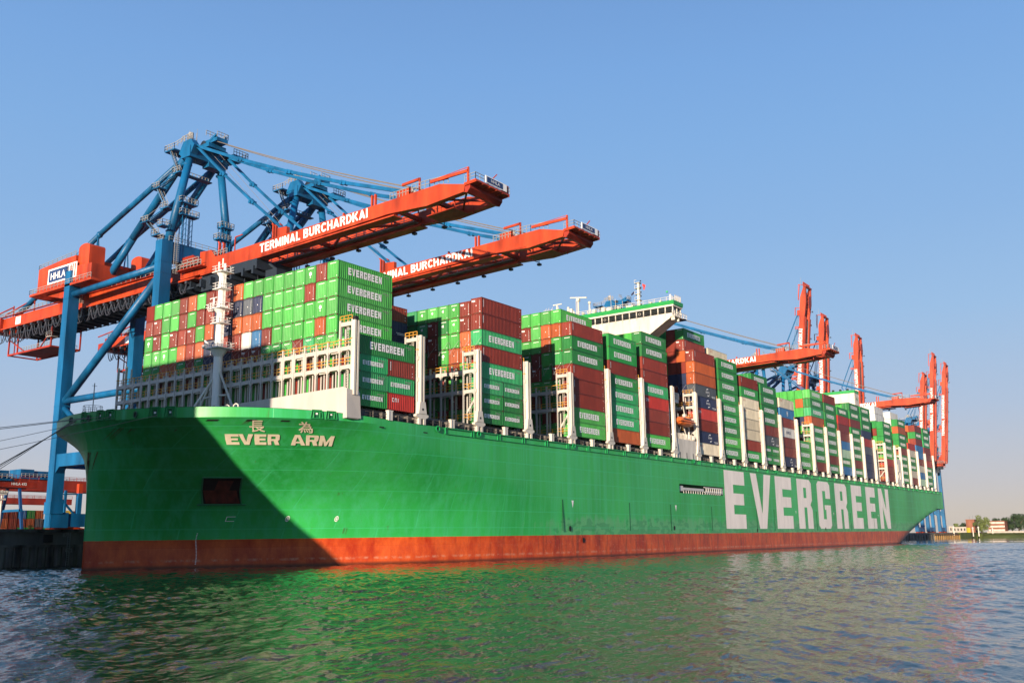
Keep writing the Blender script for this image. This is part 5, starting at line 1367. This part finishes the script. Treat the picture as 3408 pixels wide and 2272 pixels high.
        for x in (-2,2): 
            for y in (45,49): mb.tube((x,y,55),(x,y,51.2),.05,4)
        mb.box(-3,3,44.6,49.4,50.2,51.2); mb.box(-1.2,1.2,46.2,47.8,51.2,52); mb.build('trolley',NAVYB,root)
    else:
        mb=MB()
        for sx in (-3.75,3.85):
            for yy in (5.2,35.9):
                E_=Vector(P3(sx,yy,62)); A=Vector((sx,65,86)); M=(A+E_)/2+Vector((0,5.5 if yy<10 else 3,-(6 if yy<10 else 4))); mb.bar(A,M,.28,.5); mb.bar(M,E_,.28,.5)
        for x in (-1.6,-.6,.6,1.6): mb.tube((x,64,87.5),P3(x*1.8,3,62),.1,5)
        mb.build('forestay',BLUE,bm)
        mb=MB(); mb.box(-4.4,4.4,68,77,51.5,56); mb.box(-2.6,-.2,64.5,67.6,51.4,54.4); mb.build('trolley',NAVYB,root)
    return root
crane(18.75,'nearest blue gantry crane with red boom lowered over the bow containers')
crane(48.4,'second blue gantry crane, red lowered boom just behind the nearest one')
crane(197.,'third lowered red crane boom, behind the ship\'s bridge',detail=2)
crane(336.,'fourth lowered red crane boom, small, near the funnel of the ship',detail=1)
def raised(xc,ty,tz,lab,zoff=0):
    dy,dz=61-ty,tz-58.4-zoff; ang=math.degrees(math.atan2(dz,dy)); crane(xc,lab,False,math.hypot(dy,dz)*70/72.5,ang,1,zoff)
raised(371.5,51,130,'tallest raised red crane boom, leftmost of the upright booms')
raised(409,55,121.5,'raised red crane boom, second of the upright booms from the left')
raised(474.5,56,121.5,'raised red crane boom standing alone behind the white funnel casing',-2)
raised(623,52.5,117.5,'shortest raised red crane boom, left of the pair at the stern',-2)
raised(656,51.5,137,'raised red crane boom in the middle of the three at the stern',-2)
raised(693,51.,135,'rightmost raised red crane, its blue legs standing beyond the stern',-2)
# ------------------------------------------------------------------ mooring lines
def rope(a,b_,sag,r,label):
    mb=MB(); a=Vector(a);b_=Vector(b_);prev=a
    for i in range(1,13):
        t=i/12; p=a.lerp(b_,t); p.z-=sag*4*t*(1-t); mb.tube(prev,p,r,5); prev=p
    o=mb.build('mooring_line',ROPE); tag(o,label,'rope','mooring lines from the bow')
rope((-25.7,28.2,21.2),(-118,64,7),1.0,.045,'topmost thin mooring line leaving the bow to the left')
rope((-25.2,26,21.2),(-112,64,7),1.0,.045,'mooring line just under the topmost one at the bow')
rope((-24.8,24,21.1),(-74,64,7),.8,.035,'middle mooring line slanting left from the bow')
rope((-22,17,21.0),(-70,64,7),.8,.035,'low mooring line running along the bow plating to the left')
rope((-25.8,31,21),(-36,63.6,6.8),.3,.075,'thick steep mooring line dropping from the stem to the quay')
rope((-25.8,31.8,21),(-34.5,63.6,6.8),.3,.05,'steep mooring line right beside the thickest one')
rope((-25.7,32.5,21),(-33,63.6,6.8),.3,.05,'steepest mooring line nearest the blue crane leg')
# ------------------------------------------------------------------ container yard behind the quay, left
YBL=paint('yard_blue_paint',(.008,.06,.18),.5,.1)
def yard_crane(x,y,z0,span,h,gh,label,tx,textx=None):
    r=empty('yard_crane',(x,y,z0),label,'crane','red yard cranes over the container park'); r['_org']=(0,0,0)
    for yy in (-3,3):
        mb=MB(); mb.box(-span,0,yy-.6,yy+.6,h-gh,h); mb.rail([(-span,yy-.7,h),(0,yy-.7,h)],1.1,2.5,.05); mb.build('girder',RED2,r)
    for xx in (-span+1.5,-4.5):
        for yy in (-6,6):
            mb=MB(); mb.bar((xx,yy,.8),(xx,yy*.5,h-gh),.6); mb.build('leg',YBL,r)
        mb=MB(); mb.box(xx-.6,xx+.6,-7,7,.3,1.3); mb.bar((xx,-5,h*.45),(xx,5,h*.45),.6); mb.build('sill_beam',BLUE,r)
    mb=MB(); mb.box(tx-5,tx+5,-4,4,h,h+.6); mb.box(tx-5,tx-.8,-3.5,3.5,h+.6,h+3.0); mb.box(tx-.6,tx+4.6,-3.2,3.2,h+.6,h+2.6); mb.build('trolley',BLUE,r)
    mb=MB(); mb.rail([(tx-5,-4.1,h+.6),(tx+5,-4.1,h+.6)],1.1,1.2,.06); mb.box(tx+5,tx+6.2,-3,0,h-1.2,h+1); mb.build('trolley_rail',STEEL,r)
    text_obj('HHLA 432',.9,WHITE,r,(-7,-3.63,h-gh*.62),(1,0,0),(0,0,1),.02)
    return r
yard_crane(30.2,149,6.2,44,13.3,1.6,'nearest red yard crane with blue trolley at the left edge',18-30.2)
yard_crane(96,203,6.2,64,17.6,3.6,'larger red yard crane with blue trolley above the nearest one',58-96)
yard_crane(104,262,6.2,70,14.5,2.2,'farthest low red yard crane behind the stacked yard containers',60-104)
rj2=random.Random(9)
ycol=[['R','R','K'],['O','O','R'],['R','R','R'],['g','R','B'],['g','O','g'],['R','K','O'],['g','K'],['R']]  # darker hues stand in for shade over the yard stacks
for i in range(10):
    l=ycol[i%8]; x=45.0+i*2.75
    for j,ch in enumerate(l):
        for typ in (0,):
            o=bpy.data.objects.new('shipping_container',cmesh(6.06,2.59,True)); COL.objects.link(o); o.color=(*PAL[ch],1)
            o.rotation_euler=(0,0,R(90)); o.location=(x+2.44,199,6.3+j*2.62)
            tag(o,'%s container end, %s tier, %s yard stack from the left edge'%(CNAME[ch],('bottom','second','top')[j],ORD[i]),'container','containers stacked in the yard')
            mb=MB()
            for q in (.35,.8,1.45,1.95): mb.bar((-.05,q,.2),(-.05,q,2.4),.06)
            if ('db' not in _cm): _cm['db']=mb.mesh('door_bars',CDARK)  # bars coloured dark in place of the yard's shade
            c=bpy.data.objects.new('door_bars',_cm['db']); COL.objects.link(c); c.parent=o
o=bpy.data.objects.new('shipping_container',cmesh(6.06,2.59,True)); COL.objects.link(o); o.color=(.65,.42,.04,1); o.location=(63,197,11.6); tag(o,'yellow short container on top of the yard stacks beside the blue crane leg','container','containers stacked in the yard')
def light_mast(x,y,z,h,label):
    mb=MB(); mb.tube((x,y,z),(x,y,z+h),.3,8,.14); mb.box(x-1,x+1,y-.3,y+.3,z+h-1,z+h-.6); mb.box(x-.8,x+.8,y-.3,y+.3,z+h-2.2,z+h-1.8)
    for k in (-.9,-.3,.3,.9): mb.box(x+k-.2,x+k+.2,y-.5,y+.1,z+h-.6,z+h-.1)
    mb.tube((x,y,z),(x,y,z+1),.5,8); o=mb.build('light_mast',CREAM); tag(o,label,'light mast')
light_mast(8.6,120,6.2,9.5,'slim white light mast in front of the stacked yard containers')
# stair tower and small blue gantry beside the crane foot
mb=MB()
for k in range(7):
    z=6.3+k*1.7; s=1 if k%2 else -1; mb.bar((29.5-s*1.1,118,z),(29.5+s*1.1,118,z+1.7),.28,.35); mb.box(29.5+s*1.1-.4,29.5+s*1.1+.4,117.6,118.6,z+1.65,z+1.8)
for x in (28.2,30.8): mb.bar((x,118.5,6.2),(x,118.5,19),.12)
o=mb.build('stair_tower',CREAM); tag(o,'cream zigzag stair tower close to the ship\'s stem','stairs')
mb=MB(); mb.bar((25.2,117,6.2),(25.2,117,15.4),1.0); mb.bar((21.8,117,6.2),(21.8,117,16),.5); mb.bar((25.2,117,9.5),(20,117,14.8),.4); mb.bar((20,117,15),(25.2,117,15.2),.3)
mb.box(24.7,25.7,116.5,117.5,15.4,17.6,mi=1)
o=mb.build('jib_crane',[BLUE,RED]); tag(o,'small blue jib crane with red top beside the stem','crane')
# ------------------------------------------------------------------ far shore on the right
GRASS=paint('bank_grass',(.10,.13,.03),.9,.4,0,.1,False)
mb=MB(); mb.prism([(-260,-1),(-260,3.2),(54,3.4),(62.5,4.2),(1400,4.2),(1400,-1)],'x',787,2600); mb.prism([(787,3.3),(775,-.5),(787,-.5)],'y',-260,55); mb.prism([(787,4.2),(783,-.5),(787,-.5)],'y',55,120); mb.box(720,790,60,900,-1,4.2)
o=mb.build('far_bank',GRASS); tag(o,kind='structure')
mb=MB(); mb.box(788,2500,-260,62,3.3,3.5); o=mb.build('promenade',paint('promenade_sand',(.5,.42,.30),.9,.2)); tag(o,kind='structure')
def building(name,x0,x1,y0,y1,z0,z1,wallm,label,rows,ncol,winm,roofm,strip=False):
    r=empty(name,(x0,y0,z0),label,'building'); r['_org']=(x0,y0,z0)
    mb=MB(); mb.box(x0,x1,y0,y1,z0,z1); mb.build('wall',wallm,r)
    mb=MB(); mb.box(x0-.3,x1+.3,y0-.3,y1+.3,z1,z1+.4); mb.build('roof',roofm,r)
    H=(z1-z0)/rows
    for i in range(rows):
        if strip:
            mb=MB(); mb.box(x0-.06,x0-.02,y0+.4,y1-.4,z0+i*H+H*.35,z0+i*H+H*.85); w=mb.build('window_band',winm,r)
            mb=MB()
            for k in range(ncol+1): y=y0+.4+(y1-y0-.8)*k/ncol; mb.box(x0-.12,x0-.06,y-.12,y+.12,z0+i*H+H*.35,z0+i*H+H*.85)
            mb.build('mullion',WHITE,w)
        else:
            for k in range(ncol):
                yc=y0+(y1-y0)*(k+.5)/ncol; mb=MB(); mb.box(x0-.08,x0-.02,yc-.5,yc+.5,z0+i*H+H*.35,z0+i*H+H*.8); mb.build('window',winm,r)
    return r
BRICK=paint('brick_wall',(.25,.10,.06),.85,.2,0,.4); WH=paint('render_white',(.40,.36,.31),.8,.1,0,.4)
OFF=paint('office_cream',(.42,.34,.27),.8,.1,0,.4); GLP=paint('curtain_blind',(.45,.42,.38),.4,.2,0,1)
building('white_building',786,800,67.8,78,4.2,8.6,WH,'low white building right of the crane bogies',1,4,GLASS,WH)
building('water_tank',787,793,78.5,81.5,4.2,9.2,WH,'small pale round-topped annex beside the low white building',1,1,GLASS,WH)
b_=building('brick_building',786,800,61,67.6,4.2,14.6,BRICK,'tall windowless brick block left of the big light green tree',1,2,BRICK,BRICK)
mb=MB(); mb.box(785.8,785.95,64.6,67.6,4.2,8.2); o=mb.build('ivy',paint('ivy_yellow',(.42,.36,.03),.9,.3),b_)
for y in (62.6,65.2): 
    mb=MB(); mb.bar((790,y,15),(790,y,18),.1); mb.build('antenna',BLACK,b_)
building('office_building',788,802,38.5,51,4.0,13.0,BRICK,'three-storey office with long cream window bands and brick stripes behind the trees',3,12,OFF,BRICK,True)
mb=MB(); mb.box(785.5,786,-60,52,3.5,4.9); o=mb.build('flood_wall',WH); tag(o,'long cream flood wall along the far bank','wall')
LEAF=[]
for nm,c in (('leaf_light',(.115,.15,.035)),('leaf_dark',(.022,.05,.013))):
    m,n,b=newmat(nm); f=noise(n,.5,4); n.links.new(mix(n,ramp(n,f,[(.3,0),(.7,1)]),tuple(x*.6 for x in c),tuple(x*1.35 for x in c)),b.inputs['Base Color']); b.inputs['Roughness'].default_value=.8; LEAF.append(m)
BARK=paint('bark',(.10,.08,.06),.9,.2)
def tree(x,y,z,h,w,kind,label,seed,name='tree'):
    rr=random.Random(seed); r=empty(name,(x,y,z),label,'tree'); r['_org']=(x,y,z)
    mb=MB(); mb.tube((x,y,z),(x,y,z+h*.4),w*.045,8,w*.028)
    for k in range(7):
        a=rr.uniform(0,6.28); mb.tube((x,y,z+h*rr.uniform(.2,.4)),(x+math.cos(a)*w*.3,y+math.sin(a)*w*.3,z+h*rr.uniform(.55,.8)),w*.02,6,w*.008)
    mb.build('trunk',BARK,r)
    mb=MB(); lob=[]
    for k in range(26):
        a=rr.uniform(0,6.28); t=rr.random()**.6; zz=rr.uniform(.22,.9); rad=w*.5*math.sqrt(max(.05,1-((zz-.45)/.55)**2))
        lob.append((x+math.cos(a)*t*rad*.8,y+math.sin(a)*t*rad*.8,z+h*zz,w*rr.uniform(.10,.2)))
    for (cx,cy,cz,cr) in lob:
        for q in range(170):
            d=Vector((rr.gauss(0,1),rr.gauss(0,1),rr.gauss(0,.8))).normalized()*cr*rr.uniform(.6,1.08); p=Vector((cx,cy,cz))+d
            if p.z>z+h: continue
            s=rr.uniform(.22,.5)*max(.6,w/14); u=Vector((rr.gauss(0,1),rr.gauss(0,1),rr.gauss(0,1))).normalized()*s; v=d.cross(u).normalized()*s*.7 if d.cross(u).length>0 else Vector((s,0,0))
            mb.quad(p-u,p-v,p+u,p+v)
    mb.build('crown',LEAF[kind],r); return r
tree(783,55.5,3.4,15.0,14,0,'big light green tree between the brick block and the office',1,'willow_tree')
tree(800,30,3.6,15.5,16,1,'large dark green tree right of the office building',2,'oak_tree')
tree(802,23,3.6,13.5,13,1,'dark green tree at the right picture edge',3,'oak_tree')
tree(815,37.5,3.6,13.2,9,1,'dark tree rising just behind the right end of the office',4,'oak_tree')
tree(825,43,3.6,13.5,10,1,'dark tree top above the middle of the office roof',5,'oak_tree')
tree(830,51,3.6,13.0,9,1,'dark tree top above the left end of the office roof',6,'oak_tree')
tree(812,74,4.2,8.4,9,1,'low dark tree behind the white building',7,'oak_tree')
tree(812,81,4.2,8.0,7,0,'small pale tree beside the crane bogies, left of the white building',8,'linden_tree')
mb=MB(); rr=random.Random(8)
for k in range(2600):
    x=rr.uniform(781,787.5); y=rr.uniform(-40,54); p=Vector((x,y,(x-775)/12*3.6)); s=rr.uniform(.2,.5); mb.quad(p+Vector((-s,-s,0)),p+Vector((s,-s*.3,s)),p+Vector((s,s,0)),p+Vector((-s,s*.3,s*1.3)))
o=mb.build('bank_bushes',LEAF[0]); tag(o,'rough green bushes covering the far river bank','bushes',kind='stuff')
# pontoon pier with yellow fenders
pr=empty('landing_pier',(640,58,0),'low pier with a row of yellow lit posts below the crane bogies','pier'); pr['_org']=(640,58,0)
mb=MB(); mb.box(470,735,61.2,62.4,-1,3.9); 
for i in range(34): mb.box(474+i*7.7,475.4+i*7.7,60.6,61.2,-1,3.0)
mb.build('quay_face',CONCD,pr)
mb=MB()
for i in range(14): mb.tube((636+i*6.2,60.2,-.5),(636+i*6.2,60.2,2.3),.55,8)
mb.bar((634,60.2,3.2),(720,60.2,3.2),.4); mb.bar((634,60.2,2.2),(720,60.2,2.2),.25); mb.build('fender_post',paint('fender_ochre',(.26,.15,.05),.7,.3),pr)
for k,(x,y,h) in enumerate(((700,60.5,9),(760,58,8.5),(775,56.5,9),(784,47.5,7.6))):
    mb=MB(); mb.tube((x,y,1),(x,y,h-1),.45,8,.4); mb.tube((x,y,h-1.2),(x,y,h),.9,8,.3); o=mb.build('mooring_dolphin',[CREAM]); tag(o,('white capped dolphin post in front of the crane bogies','white post at the pier end','white post left of the big light green tree','white post with a pale top under the big light green tree')[k],'post','posts along the pier')
# ------------------------------------------------------------------ unseen ship-like block, added outside the left edge and shaped to shade the bow
nb_=empty('shade_blocker',(-140,15,0),'dark hull-shaped block, unseen, added ahead on the left to shade the bow','shade blocker'); nb_['_org']=(0,0,0)
nb_.location=(0,0,0)
mb=MB(); mb.prism([(-17.5, -1), (-15.5, 12), (-12.5, 15.5), (-9.7, 18.5), (-7.1, 20.9), (-5.0, 23.3), (-4.0, 25.6), (-3.5, 28), (-3.5, 31), (-3.4, 33.4), (-3.7, 49.0), (42.5, 49.0), (43.5, 33), (53.5, 16), (53.5, -1)],'x',-230,-86); mb.build('hull',CONCD,nb_)  # outline drawn so that its shadow edge crosses the bow
mb=MB(); mb.prism([(0,49.1),(0,51),(44,51),(44,49.1)],'x',-220,-90); mb.build('deckhouse',CREAM,nb_)  # upper part of the same added, unseen block

# ------------------------------------------------------------------ evening haze
hz,n,b=newmat('haze_air'); n.nodes.remove(b); out=n.nodes['Material Output']
pv=N(n,'ShaderNodeVolumePrincipled'); pv.inputs['Color'].default_value=(.93,.93,.95,1); pv.inputs['Density'].default_value=.00003; pv.inputs['Anisotropy'].default_value=.2
n.links.new(pv.outputs[0],out.inputs['Volume'])
mb=MB(); mb.box(-420,2700,-420,940,-9,160); o=mb.build('haze',hz); tag(o,kind='stuff')

for o in bpy.data.objects:
    if '_org' in o: del o['_org']
